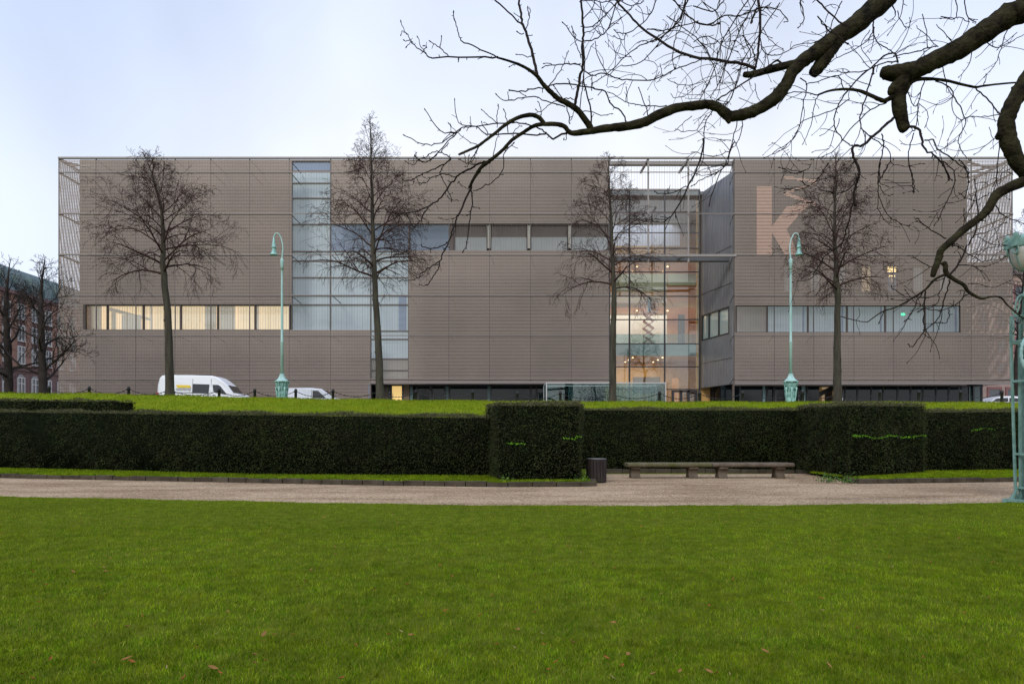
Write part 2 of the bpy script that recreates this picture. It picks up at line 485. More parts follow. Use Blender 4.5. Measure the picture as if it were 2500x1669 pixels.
M['lift_pink'] = mat("lift_rail_paint", (0.62, 0.42, 0.46), 0.5)
M['lift_blue'] = mat("lift_control_blue", (0.34, 0.52, 0.66), 0.5)
M['exit'] = mat("exit_sign_green", (0.1, 0.6, 0.35), 0.5, emit=(0.15, 1.0, 0.55), estr=0.9)
M['orange_cloth'] = mat("orange_crate", (0.55, 0.14, 0.04), 0.8)
GRASS0, GRASS1, GRASS2 = (0.032, 0.090, 0.007), (0.062, 0.150, 0.009), (0.125, 0.225, 0.016)
M['blade'] = tone_mat("grass_blades", (0.040, 0.100, 0.002), (0.112, 0.222, 0.003), (0.38, 0.37, 0.045), 0.8, 2.6, (0.20, 0.25, 0.006), 0.04, 0.2, ((0.45, 0.78, 1.18), (4.5, 0.68, 1.25), (14.0, 0.75, 1.2)))
M['bank_blade'] = tone_mat("bank_blades", (0.09, 0.14, 0.003), (0.155, 0.22, 0.004), (0.23, 0.285, 0.010), 0.8, 0.7, (0.23, 0.225, 0.012), 0.04, 0.2, ((1.3, 0.78, 1.18),))
M['turf'] = mat("turf", (0.060, 0.085, 0.006), 0.95, col2=(0.12, 0.135, 0.018), vscale=5, bump=0.6, bscale=60, spec=0.0, detail=8)
M['bank_turf'] = mat("bank_turf", (0.10, 0.155, 0.005), 0.95, col2=(0.165, 0.20, 0.010), vscale=1.2, bump=0.6, bscale=30, spec=0.03, detail=8)
def gravel_mat():
    m = bpy.data.materials.new("gravel"); m.use_nodes = True
    n, l = m.node_tree.nodes, m.node_tree.links; b = n["Principled BSDF"]
    b.inputs["Roughness"].default_value = 0.95; b.inputs["Specular IOR Level"].default_value = 0.05
    tc = n.new("ShaderNodeTexCoord")
    def noise(sc, de, ro=0.6, st=None):
        t = n.new("ShaderNodeTexNoise"); t.inputs["Scale"].default_value = sc; t.inputs["Detail"].default_value = de; t.inputs["Roughness"].default_value = ro
        if st:
            mp = n.new("ShaderNodeMapping"); mp.inputs["Scale"].default_value = st; l.new(tc.outputs["Object"], mp.inputs[0]); l.new(mp.outputs[0], t.inputs["Vector"])
        else: l.new(tc.outputs["Object"], t.inputs["Vector"])
        return t
    def ramp(src, a, c, b_, d):
        r = n.new("ShaderNodeValToRGB"); r.color_ramp.elements[0].position = a; r.color_ramp.elements[0].color = (*c, 1)
        r.color_ramp.elements[1].position = b_; r.color_ramp.elements[1].color = (*d, 1); l.new(src, r.inputs[0]); return r
    vo = n.new("ShaderNodeTexVoronoi"); vo.inputs["Scale"].default_value = 34.0; l.new(tc.outputs["Object"], vo.inputs["Vector"])
    st = ramp(vo.outputs["Color"], 0.1, (0.19, 0.13, 0.078), 0.9, (0.61, 0.45, 0.280))
    big = ramp(noise(0.55, 6, 0.62, (0.55, 1.6, 1)).outputs["Fac"], 0.36, (0.62, 0.58, 0.55), 0.60, (1.0, 1.0, 1.0))
    fin = ramp(noise(70, 3).outputs["Fac"], 0.3, (0.72, 0.72, 0.72), 0.7, (1.2, 1.2, 1.2))
    m1 = n.new("ShaderNodeMix"); m1.data_type = 'RGBA'; m1.blend_type = 'MULTIPLY'; m1.inputs["Factor"].default_value = 1
    m2 = n.new("ShaderNodeMix"); m2.data_type = 'RGBA'; m2.blend_type = 'MULTIPLY'; m2.inputs["Factor"].default_value = 1
    l.new(st.outputs[0], m1.inputs["A"]); l.new(big.outputs[0], m1.inputs["B"]); l.new(m1.outputs["Result"], m2.inputs["A"]); l.new(fin.outputs[0], m2.inputs["B"])
    l.new(m2.outputs["Result"], b.inputs["Base Color"])
    bp = n.new("ShaderNodeBump"); bp.inputs["Strength"].default_value = 0.8; bp.inputs["Distance"].default_value = 0.02
    l.new(vo.outputs["Distance"], bp.inputs["Height"]); l.new(bp.outputs[0], b.inputs["Normal"])
    return m


M['gravel'] = gravel_mat()
M['yew'] = tone_mat("yew_leaves", (0.015, 0.024, 0.006), (0.030, 0.044, 0.011), (0.060, 0.080, 0.018), 0.7, 2.2, (0.036, 0.031, 0.013), 0.12, 0.0, ((0.8, 0.75, 1.25), (4.0, 0.65, 1.25)))
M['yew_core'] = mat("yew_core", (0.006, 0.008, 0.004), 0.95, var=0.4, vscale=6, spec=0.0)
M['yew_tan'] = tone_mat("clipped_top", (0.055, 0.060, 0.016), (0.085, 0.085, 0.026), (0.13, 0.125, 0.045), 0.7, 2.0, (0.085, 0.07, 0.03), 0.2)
M['lime'] = tone_mat("lime_light_line", (0.07, 0.24, 0.006), (0.13, 0.38, 0.008), (0.24, 0.52, 0.014), 0.6, 3.0, (0.10, 0.28, 0.008))  # leaf greens imitating a bright line of light on the hedge
M['weed'] = tone_mat("weed_leaves", (0.03, 0.07, 0.01), (0.06, 0.13, 0.015), (0.11, 0.20, 0.02), 0.6, 3.0, (0.06, 0.12, 0.015))
M['leaf_tan'] = mat("dry_leaf_tan", (0.25, 0.13, 0.045), 0.9, var=0.25, vscale=20, spec=0.1)
M['leaf_rust'] = mat("dry_leaf_rust", (0.22, 0.085, 0.022), 0.9, var=0.25, vscale=20, spec=0.1)
M['leaf_pale'] = mat("dry_leaf_pale", (0.27, 0.20, 0.09), 0.9, var=0.2, vscale=20, spec=0.1)

# ------------------------------------------------------------------ ground
def lerp_tab(tab, x):
    xs = [a for a, _ in tab]; ys = [b for _, b in tab]
    return np.interp(x, xs, ys)

FOOT = [(-60, 31), (-30, 29.5), (-22, 27.8), (-7, 23.2), (0, 22.8), (2.5, 25.8), (10, 25.8), (14, 24.8), (30, 27.5), (60, 30)]
CREST_D = [(-60, 37), (-22, 36), (-7, 35.7), (0, 35.7), (6, 36.2), (28, 37.2), (60, 40)]
CREST_Z = [(-40, 3.6), (-22, 3.47), (-12, 3.22), (-6, 3.12), (0, 3.05), (60, 3.05)]


def ground_z(x, y):
    x = np.asarray(x, float); y = np.asarray(y, float)
    f, c, cz = lerp_tab(FOOT, x), lerp_tab(CREST_D, x), lerp_tab(CREST_Z, x)
    t = np.clip((y - f) / (c - f), 0, 1)
    up = -0.03 + (cz + 0.03) * (0.75 * t + 0.25 * np.sin(t * np.pi / 2)) ** 1.0
    dn = np.clip((y - c) / (44.0 - c), 0, 1)
    s = dn * dn * (3 - 2 * dn)
    return np.where(y <= c, up, cz + (2.8 - cz) * s) + 0.025 * np.sin(x * 1.3 + y) * np.sin(y * 0.9) * (t > 0) * (y < 43)


def grid_sheet(name, xs, ys, zf, m, kind='structure'):
    X, Y = np.meshgrid(xs, ys)
    Z = zf(X, Y)
    nx, ny = len(xs), len(ys)
    V = np.stack([X, Y, Z], -1).reshape(-1, 3)
    i = np.arange(ny - 1)[:, None] * nx + np.arange(nx - 1)[None, :]
    Fq = np.stack([i, i + 1, i + nx + 1, i + nx], -1).reshape(-1, 4)
    return tag(np_mesh(name, V, Fq, np.full(len(Fq), 4), m, None, True), kind=kind)


gx = np.concatenate([[-900, -300, -120, -60], np.arange(-45, 46, 0.75), [60, 120, 300, 900]])
gy = np.concatenate([[-300, -60, -20, 0, 10, 18], np.arange(21, 45.1, 0.5), [60, 100, 200, 500, 1500]])
grid_sheet("ground", gx, gy, ground_z, M['bank_turf'])


def poly_sheet(name, pts, z, m):
    mb = MB()
    mb.add([(x, y, z) for x, y in pts], [tuple(range(len(pts)))])
    return tag(mb.build(name, m), kind='structure')


poly_sheet("street", [(-300, 44.5), (300, 44.5), (300, 54.0), (-300, 54.0)], 2.83, M['asphalt'])
poly_sheet("pavement", [(-300, 54.0), (300, 54.0), (300, 300), (-300, 300)], 2.90, M['paving'])
poly_sheet("gravel_path", [(-60, 9), (60, 9), (60, 30), (40, 24.4), (-12, 22.6), (-22, 26.5), (-60, 29)], 0.0, M['gravel'])

LAWN_EDGE = [(-45, 21.2), (-30, 18.4), (-16, 15.6), (-11, 14.75), (-8, 14.2), (-5.2, 13.7), (-2.5, 13.2), (0, 12.9), (3, 12.85), (5.2, 12.95), (10.2, 13.4), (16, 14.4), (30, 18), (45, 23)]
lx = np.arange(-30, 30.01, 0.12)
edge_y = lerp_tab(LAWN_EDGE, lx) + 0.05 * np.sin(lx * 2.1) + 0.03 * np.sin(lx * 5.7 + 1) + 0.02 * np.sin(lx * 13.0)
poly_sheet("lawn", [(-30, -40), (30, -40)] + [(float(x), float(y)) for x, y in zip(lx[::-1], edge_y[::-1])], 0.03, M['turf'])

KERB_L = [(-32, 25.1), (-22, 22.8), (-15.6, 21.15), (-11, 20.05), (-6.7, 19.0), (-3.2, 18.1), (0.1, 17.6), (2.0, 17.75), (2.45, 17.95)]
KERB_N = [(2.45, 18.15), (2.75, 20.5), (3.0, 23.85), (6.5, 24.15), (10.15, 23.8), (10.5, 21.5), (9.65, 19.0)]
KERB_R = [(9.75, 18.75), (12, 19.05), (14.6, 19.5), (20, 20.5), (32, 23.5)]
poly_sheet("verge_left", KERB_L + [(3.0, 23.9), (3.0, 26.5), (-8, 24), (-22, 28), (-34, 31)], 0.115, M['turf'])
poly_sheet("verge_right", [(9.75, 18.75)] + KERB_R[1:] + [(34, 28), (10.4, 26.5), (10.35, 23.8)], 0.115, M['turf'])
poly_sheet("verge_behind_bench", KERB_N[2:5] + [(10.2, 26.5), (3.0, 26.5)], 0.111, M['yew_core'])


def kerb(name, line):
    mb = MB()
    pts = [Vector((x, y, 0)) for x, y in line]
    for a, b in zip(pts[:-1], pts[1:]):
        L = (b - a).length; d = (b - a) / L; n = max(1, round(L / 0.58)); st = L / n
        nn = Vector((-d.y, d.x, 0))
        for i in range(n):
            p0 = a + d * (i * st + 0.008 + rng.uniform(0, 0.008)); p1 = a + d * ((i + 1) * st - 0.008)
            off = nn * rng.uniform(-0.012, 0.012)
            h = 0.125 + rng.uniform(-0.012, 0.014)
            mb.beam(p0 + off + nn * 0.07 + Vector((0, 0, h / 2 - 0.03)), p1 + off + nn * 0.07 + Vector((0, 0, h / 2 - 0.03 + rng.uniform(-.006, .006))), 0.14, h + 0.06)
    return tag(mb.build(name, M['kerb'], bevel=0.012), kind='structure')


kerb("kerb", KERB_L); kerb("kerb_niche", KERB_N); kerb("kerb_right", KERB_R)


def blades(name, pts, hgt, wid, m, lean=0.5):
    n = len(pts)
    ang = nrg.uniform(0, 2 * np.pi, n); la = nrg.uniform(0, 2 * np.pi, n)
    h = hgt * nrg.uniform(0.55, 1.25, n); w = wid * nrg.uniform(0.7, 1.3, n)
    dx, dy = np.cos(ang) * w / 2, np.sin(ang) * w / 2
    ln = np.abs(nrg.normal(0, lean, n)) * h
    ox, oy = np.cos(la) * ln, np.sin(la) * ln
    b = pts
    v = np.empty((n, 5, 3))
    v[:, 0] = b + np.stack([-dx, -dy, np.full(n, -0.01)], 1)
    v[:, 1] = b + np.stack([dx, dy, np.full(n, -0.01)], 1)
    v[:, 2] = b + np.stack([dx * .8 + ox * .35, dy * .8 + oy * .35, h * .6], 1)
    v[:, 3] = b + np.stack([-dx * .8 + ox * .35, -dy * .8 + oy * .35, h * .6], 1)
    v[:, 4] = b + np.stack([ox, oy, h], 1)
    base = (np.arange(n) * 5)[:, None]
    f = np.concatenate([base + np.array([[0, 1, 2, 3]]), base + np.array([[3, 2, 4]])], 1)
    sizes = np.tile([4, 3], n)
    tone = np.repeat(np.clip(nrg.normal(0.5, 0.22, n), 0, 1), 5)
    return np_mesh(name, v.reshape(-1, 3), f.ravel(), sizes, m, None, False, tone)


# near lawn: density falls with distance
L = []
for (y0, y1, dens) in ((2.6, 4.5, 6800), (4.5, 7, 4200), (7, 10, 2300), (10, 15.9, 1200)):
    hw0 = 0.80 * y1 + 1.5
    n = int((y1 - y0) * 2 * hw0 * dens)
    x = nrg.uniform(-hw0, hw0, n); y = nrg.uniform(y0, y1, n)
    k = y < np.interp(x, lx, edge_y) + nrg.normal(0, 0.035, n)
    L.append(np.stack([x[k], y[k], np.full(k.sum(), 0.03)], 1))
L = np.concatenate(L)
g = blades("lawn_grass", L, 0.030, 0.0039, M['blade'], 0.75)
tag(g, "short mown green grass of the front lawn", "grass", kind="stuff")

# verges
V_ = []
n = 60000
x = nrg.uniform(-22, 3, n); yk = np.interp(x, [a for a, _ in KERB_L], [b for _, b in KERB_L])
y = yk + 0.16 + nrg.uniform(0, 1, n) ** 1.3 * 2.6
V_.append(np.stack([x, y, np.full(n, 0.115)], 1)[(x < 2.3)])
n = 40000
x = nrg.uniform(9.9, 24, n); yk = np.interp(x, [a for a, _ in KERB_R], [b for _, b in KERB_R])
y = yk + 0.16 + nrg.uniform(0, 1, n) ** 1.2 * 3.2
V_.append(np.stack([x, y, np.full(n, 0.115)], 1))
g = blades("verge_grass", np.concatenate(V_), 0.055, 0.012, M['blade'], 0.5)
tag(g, "narrow green grass strip between stone kerb and dark hedge", "grass", kind="stuff")
n = 110000
x = nrg.uniform(-32, 40, n); y = nrg.uniform(28, 40, n)
g = blades("bank_grass", np.stack([x, y, ground_z(x, y)], 1), 0.075, 0.022, M['bank_blade'], 0.6)
tag(g, "bright yellow green grass on the bank behind the hedges", "grass", kind="stuff")

# ------------------------------------------------------------------ museum
D0, D1, DA = 57.0, 59.2, 64.0          # screen, wall and atrium glass distances
mus = thing("museum_building", "long modern museum clad in brown metal mesh with a glazed entrance atrium", "building", (0, D1, 2.8))
MW = dict(parent=mus, ws=True)
ZTOP = PZ(388, D0)
SEAMS = [143, 234, 331, 427, 514, 609, 706, 807, 905, 997, 1096, 1195, 1295, 1395, 1487, 1583, 1681, 1793, 1891, 1987, 2085, 2182, 2280, 2372, 2472]
RAILS = [421, 522, 622, 721, 819, 925]
SPARSE = [(203, 714, 743, 806), (712, 809, 392, 806), (807, 905, 547, 806), (903, 998, 547, 925), (998, 1487, 547, 611), (1793, 2345, 745, 812), (1487, 1793, 380, 640)]
PITCH, SLAT = 0.118, 0.060


def screen_column(xa, xb):
    mb = MB()
    X0, X1 = PX(xa, D0) + 0.02, PX(xb, D0) - 0.02
    ybot = 975 if xb <= 906 else (620 if 1480 < xa < 1790 else 931)
    z = PZ(ybot, D0) if ybot < 970 else 2.95
    z0 = z
    while z < ZTOP - 0.1:
        y = CY - (z - EYE) * F / D0
        cuts = [(max(xa, a), min(xb, b)) for a, b, c, d in SPARSE if c < y < d and a < xb - 1 and b > xa + 1]
        segs = [(xa, xb)]
        for a, b in cuts:
            ns = []
            for p, q in segs:
                if b <= p or a >= q: ns.append((p, q)); continue
                if a > p + 2: ns.append((p, a))
                if b < q - 2: ns.append((b, q))
            segs = ns
        for p, q in segs:
            mb.box(max(X0, PX(p, D0)), min(X1, PX(q, D0)), D0 - 0.006, D0 + 0.006, z, z + SLAT)
        z += PITCH
    n = max(2, round((X1 - X0) / 0.225))
    for i in range(1, n):
        x = X0 + (X1 - X0) * i / n
        mb.mi = 1; q = 0.009 if i % 2 == 0 else 0.005
        mb.box(x - q, x + q, D0 - 0.016, D0 - 0.0065, z0, ZTOP - 0.1)
    return mb.build("mesh_panel", [M['mesh'], M['wire']], **MW)


for a, b in zip(SEAMS[:-1], SEAMS[1:]):
    screen_column(a, b)


def side_screen(X, y0, y1, zb):
    mb = MB(); z = zb
    while z < ZTOP - 0.1:
        mb.box(X - 0.006, X + 0.006, y0, y1, z, z + 0.042); z += 0.112
    y = y0
    while y < y1:
        mb.box(X + 0.0065, X + 0.016, y - 0.009, y + 0.009, zb, ZTOP - 0.1); y += 0.3
    mb.build("side_mesh_panel", M['mesh'], **MW)
    r = MB()
    for yr in RAILS:
        zr = PZ(yr, D0)
        r.box(X + 0.03, X + 0.14, y0 + 0.1, y1, zr - 0.07, zr + 0.07)
    for k in range(1, 8):
        yy = y0 + k * (y1 - y0) / 8
        r.box(X + 0.15, X + 0.2, yy - 0.025, yy + 0.025, zb, ZTOP)
    r.build("side_rail", M['steel'], **MW)


side_screen(PX(143, D0) - 0.03, D0 + 0.05, 84, 2.95)
side_screen(PX(2472, D0) + 0.03, D0 + 0.05, 84, PZ(935, D0))
# posts with their bracket arms, rails, top edge
for x in SEAMS:
    mb = MB(); X = PX(x, D0)
    zb = 2.9 if x <= 906 else (PZ(640, D0) if x in (1583, 1681) else PZ(933, D0))
    w = 0.035 if x not in (1583, 1681) else 0.07
    mb.box(X - w, X + w, D0 + 0.02, D0 + 0.10, zb, ZTOP)
    if not 1490 < x < 1790:
        for yr in RAILS + [392]:
            zr = PZ(yr, D0)
            if zr > zb:
                xe = X + 0.35
                mb.beam((X, D0 + 0.08, zr + 0.1), (xe, D1 - 0.02, zr - 0.25), 0.05, 0.05)
    mb.build("screen_post", M['pale_steel'] if x in (1583, 1681) else M['steel'], **MW)
XL, XR = PX(143, D0), PX(2472, D0)
for yr in RAILS:
    mb = MB(); zr = PZ(yr, D0)
    segs = [(XL, XR)]
    if yr == 721 or yr == 819: segs = [(XL, PX(1487, D0)), (PX(1793, D0), XR)]
    if yr == 622: segs = [(XL, PX(1487, D0)), (PX(1795, D0), XR)]
    if yr == 925: segs = [(XL, PX(1487, D0)), (PX(1793, D0), XR)]
    for a, b in segs:
        mb.box(a, b, D0 - 0.07, D0 - 0.02, zr - 0.035, zr + 0.035)
    mb.build("screen_rail", M['edge'], **MW)
mb = MB(); mb.box(XL, XR, D0 - 0.10, D0 + 0.10, ZTOP, ZTOP + 0.14)
for X in (XL, XR):
    mb.box(X - 0.1, X + 0.1, D0 + 0.105, 84, ZTOP, ZTOP + 0.14)
mb.build("top_edge_beam", M['pale_steel'], **MW)
mb = MB()
mb.box(PX(905, D0), PX(1487, D0), D0 - 0.09, D0 + 0.12, PZ(936, D0), PZ(931, D0))
mb.box(PX(1793, D0), XR, D0 - 0.09, D0 + 0.12, PZ(938, D0), PZ(932, D0))
mb.build("bottom_edge_beam", M['edge'], **MW)
# frame over the gap in front of the atrium
mb = MB()
mb.box(PX(1487, D0), PX(1797, D0), D0 - 0.12, D0 + 0.10, PZ(627, D0), PZ(621, D0))
mb.build("gap_beam", M['pale_steel'], **MW)
mb = MB()
mb.box(PX(1500, D0 + 2), PX(1780, D0 + 2), D0 + 1.8, D0 + 2.3, PZ(638, D0 + 2), PZ(628, D0 + 2))
for x in (1583, 1681):
    mb.beam((PX(x, D0), D0 + 0.1, PZ(624, D0)), (PX(x, D0) - 0.4, D0 + 1.8, PZ(633, D0 + 2)), 0.12, 0.12)
mb.build("inner_beam", mat("inner_beam_steel", (0.095, 0.095, 0.10), 0.5, 0.2), **MW)
mb = MB()
mb.box(PX(1480, D1 + 0.5), PX(1790, D1 + 0.5), D1 + 0.3, D1 + 0.7, PZ(404, D1 + 0.5), PZ(395, D1 + 0.5))
for x in (1583, 1681):
    mb.beam((PX(x, D0), D0 + 0.12, ZTOP - 0.02), (PX(x, D0) - 0.15, D1 + 0.3, ZTOP - 0.2), 0.16, 0.16)
mb.build("roof_edge_beam", M['pale_steel'], **MW)
# corner roof struts of the free-standing screen ends
for x0, x1 in ((143, 200), (2360, 2472)):
    mb = MB()
    Xa, Xb = PX(x0, D0), PX(x1, D0)
    mb.beam((Xa + 0.1, D0 + 0.3, ZTOP - 0.06), (Xb - 0.1, D0 + 2.1, ZTOP - 0.06), 0.16, 0.1)
    mb.beam((Xa + 0.2, D0 + 1.2, ZTOP - 0.12), (Xb, D0 + 1.2, ZTOP - 0.12), 0.10, 0.1)
    if x0 > 2000:
        for k in range(4):
            mb.beam((PX(2361, D1), D1 + 0.3 + k * 2.2, ZTOP - 0.3), (XR - 0.1, D0 + 0.4 + k * 2.2, ZTOP - 0.1), 0.14, 0.16)
    mb.build("corner_strut", M['pale_steel'], **MW)


def holed_wall(mb, xa, xb, ya, yb, holes, D, thick):
    """vertical wall in pixels of the photograph seen at distance D; yb = None goes to the ground"""
    z_of = lambda y: 2.85 if y is None or y > 1000 else PZ(y, D)
    H = [(PX(a, D), PX(b, D), z_of(d), z_of(c)) for a, b, c, d in holes]
    X0, X1, Z0, Z1 = PX(xa, D), PX(xb, D), z_of(yb), z_of(ya)
    xs = sorted({X0, X1} | {min(max(h[i], X0), X1) for h in H for i in (0, 1)})
    zs = sorted({Z0, Z1} | {min(max(h[i], Z0), Z1) for h in H for i in (2, 3)})
    def solid(i, k):
        if i < 0 or k < 0 or i >= len(xs) - 1 or k >= len(zs) - 1: return False
        cx, cz = (xs[i] + xs[i + 1]) / 2, (zs[k] + zs[k + 1]) / 2
        return not any(h[0] < cx < h[1] and h[2] < cz < h[3] for h in H)
    for i in range(len(xs) - 1):
        for k in range(len(zs) - 1):
            if not solid(i, k): continue
            a, b, c, d = xs[i], xs[i + 1], zs[k], zs[k + 1]
            f, g_ = D, D + thick
            mb.add([(a, f, c), (b, f, c), (b, f, d), (a, f, d)], [(0, 1, 2, 3)])
            mb.add([(a, g_, c), (b, g_, c), (b, g_, d), (a, g_, d)], [(3, 2, 1, 0)])
            if not solid(i - 1, k): mb.add([(a, f, c), (a, f, d), (a, g_, d), (a, g_, c)], [(0, 1, 2, 3)])
            if not solid(i + 1, k): mb.add([(b, f, c), (b, g_, c), (b, g_, d), (b, f, d)], [(0, 1, 2, 3)])
            if not solid(i, k - 1): mb.add([(a, f, c), (a, g_, c), (b, g_, c), (b, f, c)], [(0, 1, 2, 3)])
            if not solid(i, k + 1): mb.add([(a, f, d), (b, f, d), (b, g_, d), (a, g_, d)], [(0, 1, 2, 3)])


HL = [(207, 710, 744, 806), (713, 806, 394, 806), (805, 905, 547, 806), (904, 998, 547, 926), (997, 1485, 547, 611), (905, 1487, 938, 1200)]
SQ = [(1915, 1941), (1979, 2005), (2042, 2067), (2104, 2130), (2167, 2193), (2230, 2257), (2295, 2321)]
HR = [(1797, 2345, 745, 812), (1793, 2400, 941, 1200), (1847, 1879, 647, 711)] + [(a, b, 650, 711) for a, b in SQ]
mb = MB()
holed_wall(mb, 195, 1487, 390, None, HL, D1, 0.3)
mb.build("front_wall", M['wall'], **MW)
mb = MB()
holed_wall(mb, 1790, 2361, 390, None, HR, D1, 0.3)
mb.build("front_wall", M['wall'], **MW)
mb = MB()
XB0, XB1 = PX(2361, D1), PX(2413, D1)
mb.box(XB0 + 0.003, XB1, D1 + 0.003, D1 + 24, PZ(936, D1), PZ(812, D1))
mb.box(PX(2352, D1), XB0 - 0.003, D1 + 0.31, D1 + 24, PZ(744, D1), PZ(395, D1))
mb.build("side_wall", M['wall'], **MW)
mb = MB()
xl, xm, xr0 = PX(195, D1), PX(1487, D1), PX(1790, D1)
mb.box(xl, xm, D1 + 0.31, D1 + 26, ZTOP - 0.55, ZTOP - 0.25)          # roofs
mb.box(xr0, XB0, D1 + 0.31, D1 + 26, ZTOP - 0.55, ZTOP - 0.25)
mb.box(xm + 0.01, xr0 - 0.01, DA + 0.1, D1 + 26, ZTOP - 0.5, ZTOP - 0.2)
mb.build("roof", M['grey'], **MW)
mb = MB()
mb.box(xl, xl + 0.3, D1 + 0.31, D1 + 26, 2.85, ZTOP - 0.56)            # outer left wall
mb.box(xm - 0.3, xm, D1 + 0.31, D1 + 26, 2.85, ZTOP - 0.56)            # left flank of the atrium
mb.box(xl, XB0, D1 + 26.01, D1 + 26.3, 2.85, ZTOP - 0.3)               # back wall
mb.build("inner_wall", M['tan'], **MW)


def pane(x0, x1, y0, y1, D, m, parent=None, thick=0.03, name="pane"):
    mb = MB(); mb.box(PX(x0, D), PX(x1, D), D, D + thick, 2.87 if y1 > 1000 else PZ(y1, D), PZ(y0, D))
    return mb.build(name, m, parent or mus, ws=True)


def bars(name, m, rects, D, thick=0.08, parent=None):
    mb = MB()
    for x0, x1, y0, y1 in rects:
        mb.box(PX(x0, D), PX(x1, D), D, D + thick, 2.86 if y1 > 1000 else PZ(y1, D), PZ(y0, D))
    return mb.build(name, m, parent or mus, ws=True)


DW = D1 + 0.12
# lit strip on the left: six windows, each with a pane, a room lit behind
edges = [207, 262, 350, 441, 532, 623, 709]
room = pane(205, 712, 738, 812, D1 + 1.6, M['lit'], thick=0.1, name="lit_room_wall")
for i, (a, b) in enumerate(zip(edges[:-1], edges[1:])):
    f = bars("window", M['bronze_frame'], [(a, a + 2.5, 744, 806), (b - 2.5, b, 744, 806), (a + 2.5, b - 2.5, 744, 746.5), (a + 2.5, b - 2.5, 804, 806)], DW, 0.14)
    pane(a + 2.5, b - 2.5, 746.5, 804, DW + 0.05, M['glass'], f)
for (a, b, c, d) in ((205, 248, 742, 808), (272, 283, 757, 808), (297, 345, 768, 808), (367, 372, 742, 808), (500, 528, 742, 808), (537, 574, 742, 808), (625, 632, 742, 808)):
    pane(a, b, c, d, D1 + 1.2, M['grey_blind'], name="roller_blind")
mb = MB(); mb.prism([(PX(268, D1 + 1.1), PZ(750, D1 + 1.1)), (PX(372, D1 + 1.1), PZ(778, D1 + 1.1)), (PX(372, D1 + 1.1), PZ(784, D1 + 1.1)), (PX(268, D1 + 1.1), PZ(759, D1 + 1.1))], D1 + 1.05, D1 + 1.12)
mb.build("stair_rail", M['grey_blind'], **MW)
# tall frosted glazing
f = pane(713, 806, 420, 806, DW, M['frost'])
f2 = pane(806, 904, 612, 806, DW, M['frost'])
f3 = pane(905, 998, 612, 874, DW, M['frost'])
for par, xa, xb, ys4 in ((f, 713, 806, (445, 482, 546, 612, 635, 676, 720, 742)), (f2, 806.5, 904, (612, 635, 676, 720, 742)), (f3, 905.5, 998, (612, 635, 676, 720, 742, 806, 826, 874, 902))):
    for y in ys4:
        bars("glazing_bar", M['transom'], [(xa, xb, y, y + 2.2)], D1 + 0.02, 0.09, par)
for r4 in ((710.5, 713, 394, 806), (805, 807, 547, 806), (903.5, 905.5, 547, 926), (996.5, 999, 547, 926)):
    bars("glazing_post", M['bronze_frame'], [r4], D1 + 0.015, 0.12)
pane(713, 806, 394, 416, DW, M['frost_blue'])
pane(713, 806, 416, 420, DW - 0.02, M['blind'])
pane(806, 904, 547, 612, DW, M['frost_blue'])
pane(905, 998, 547, 612, DW, M['frost_blue'])
pane(905, 998, 874, 926, DW, M['frost_warm'])
pane(973, 992, 722, 806, DW - 0.012, M['frost_blue'], f3)
# upper strip in the middle
f = bars("window", M['bronze_frame'], [(998, 1001, 547, 611), (1107, 1110, 547, 611), (1110, 1485, 545, 550)], D1 + 0.02, 0.1)
pane(1000, 1097, 548, 611, DW, M['frost_blue'], f)
pane(1097, 1108, 548, 611, DW, M['blind'], f)
for a, b in ((1110, 1189), (1198, 1287), (1296, 1386), (1395, 1485)):
    f = bars("window", M['bronze_frame'], [(a, a + 1.2, 550, 611), (b - 1.2, b, 550, 611)], D1 + 0.03, 0.09)
    pane(a + 1, b - 1, 551, 579, DW, M['blind'], f)
    pane(a + 1, b - 1, 579, 611, DW, M['frost_grey'], f)
for x in (1190, 1288, 1387):
    bars("window_pier", mat("pale_pier", (0.62, 0.57, 0.50), 0.6), [(x, x + 7.5, 550, 606)], D1 + 0.05, 0.1)
# right wing strip
ed = [1797, 1873, 1973, 2068, 2162, 2259, 2345]
for i, (a, b) in enumerate(zip(ed[:-1], ed[1:])):
    f = bars("window", M['bronze_frame'], [(a, a + 2, 745, 812), (b - 2.5, b, 745, 812), (a + 2, b - 2.5, 745, 747), (a + 2, b - 2.5, 810, 812)], DW - 0.05, 0.14)
    pane(a + 2, b - 2.5, 747, 810, DW, M['frost_warm'] if i == 0 else M['frost'], f)
    if i in (1, 2, 3, 5):
        pane(b - 14, b - 9, 747, 810, DW - 0.012, M['frost_blue'], f, 0.01)
pane(2200, 2210, 764, 770, DW - 0.02, M['exit'], None, 0.015, "exit_sign")
pane(1847, 1879, 647, 711, DW, M['blind'])
for i, (a, b) in enumerate(SQ):
    f = bars("window", M['bronze_frame'], [(b - 4, b, 650, 711)], DW - 0.04, 0.1)
    pane(a, b - 4, 650, 711, DW, M['frost_grey'] if i not in (3, 4) else (M['lit_dim'] if i == 3 else M['frost_blue']), f)
    if i == 4:
        pane(a, b - 5, 652, 664, DW - 0.014, M['bright'], f, 0.012); pane(a + 3, b - 8, 672, 676, DW - 0.014, M['bright'], f, 0.012); pane(a + 8, b - 14, 676, 688, DW - 0.014, M['lit_dim'], f, 0.012)

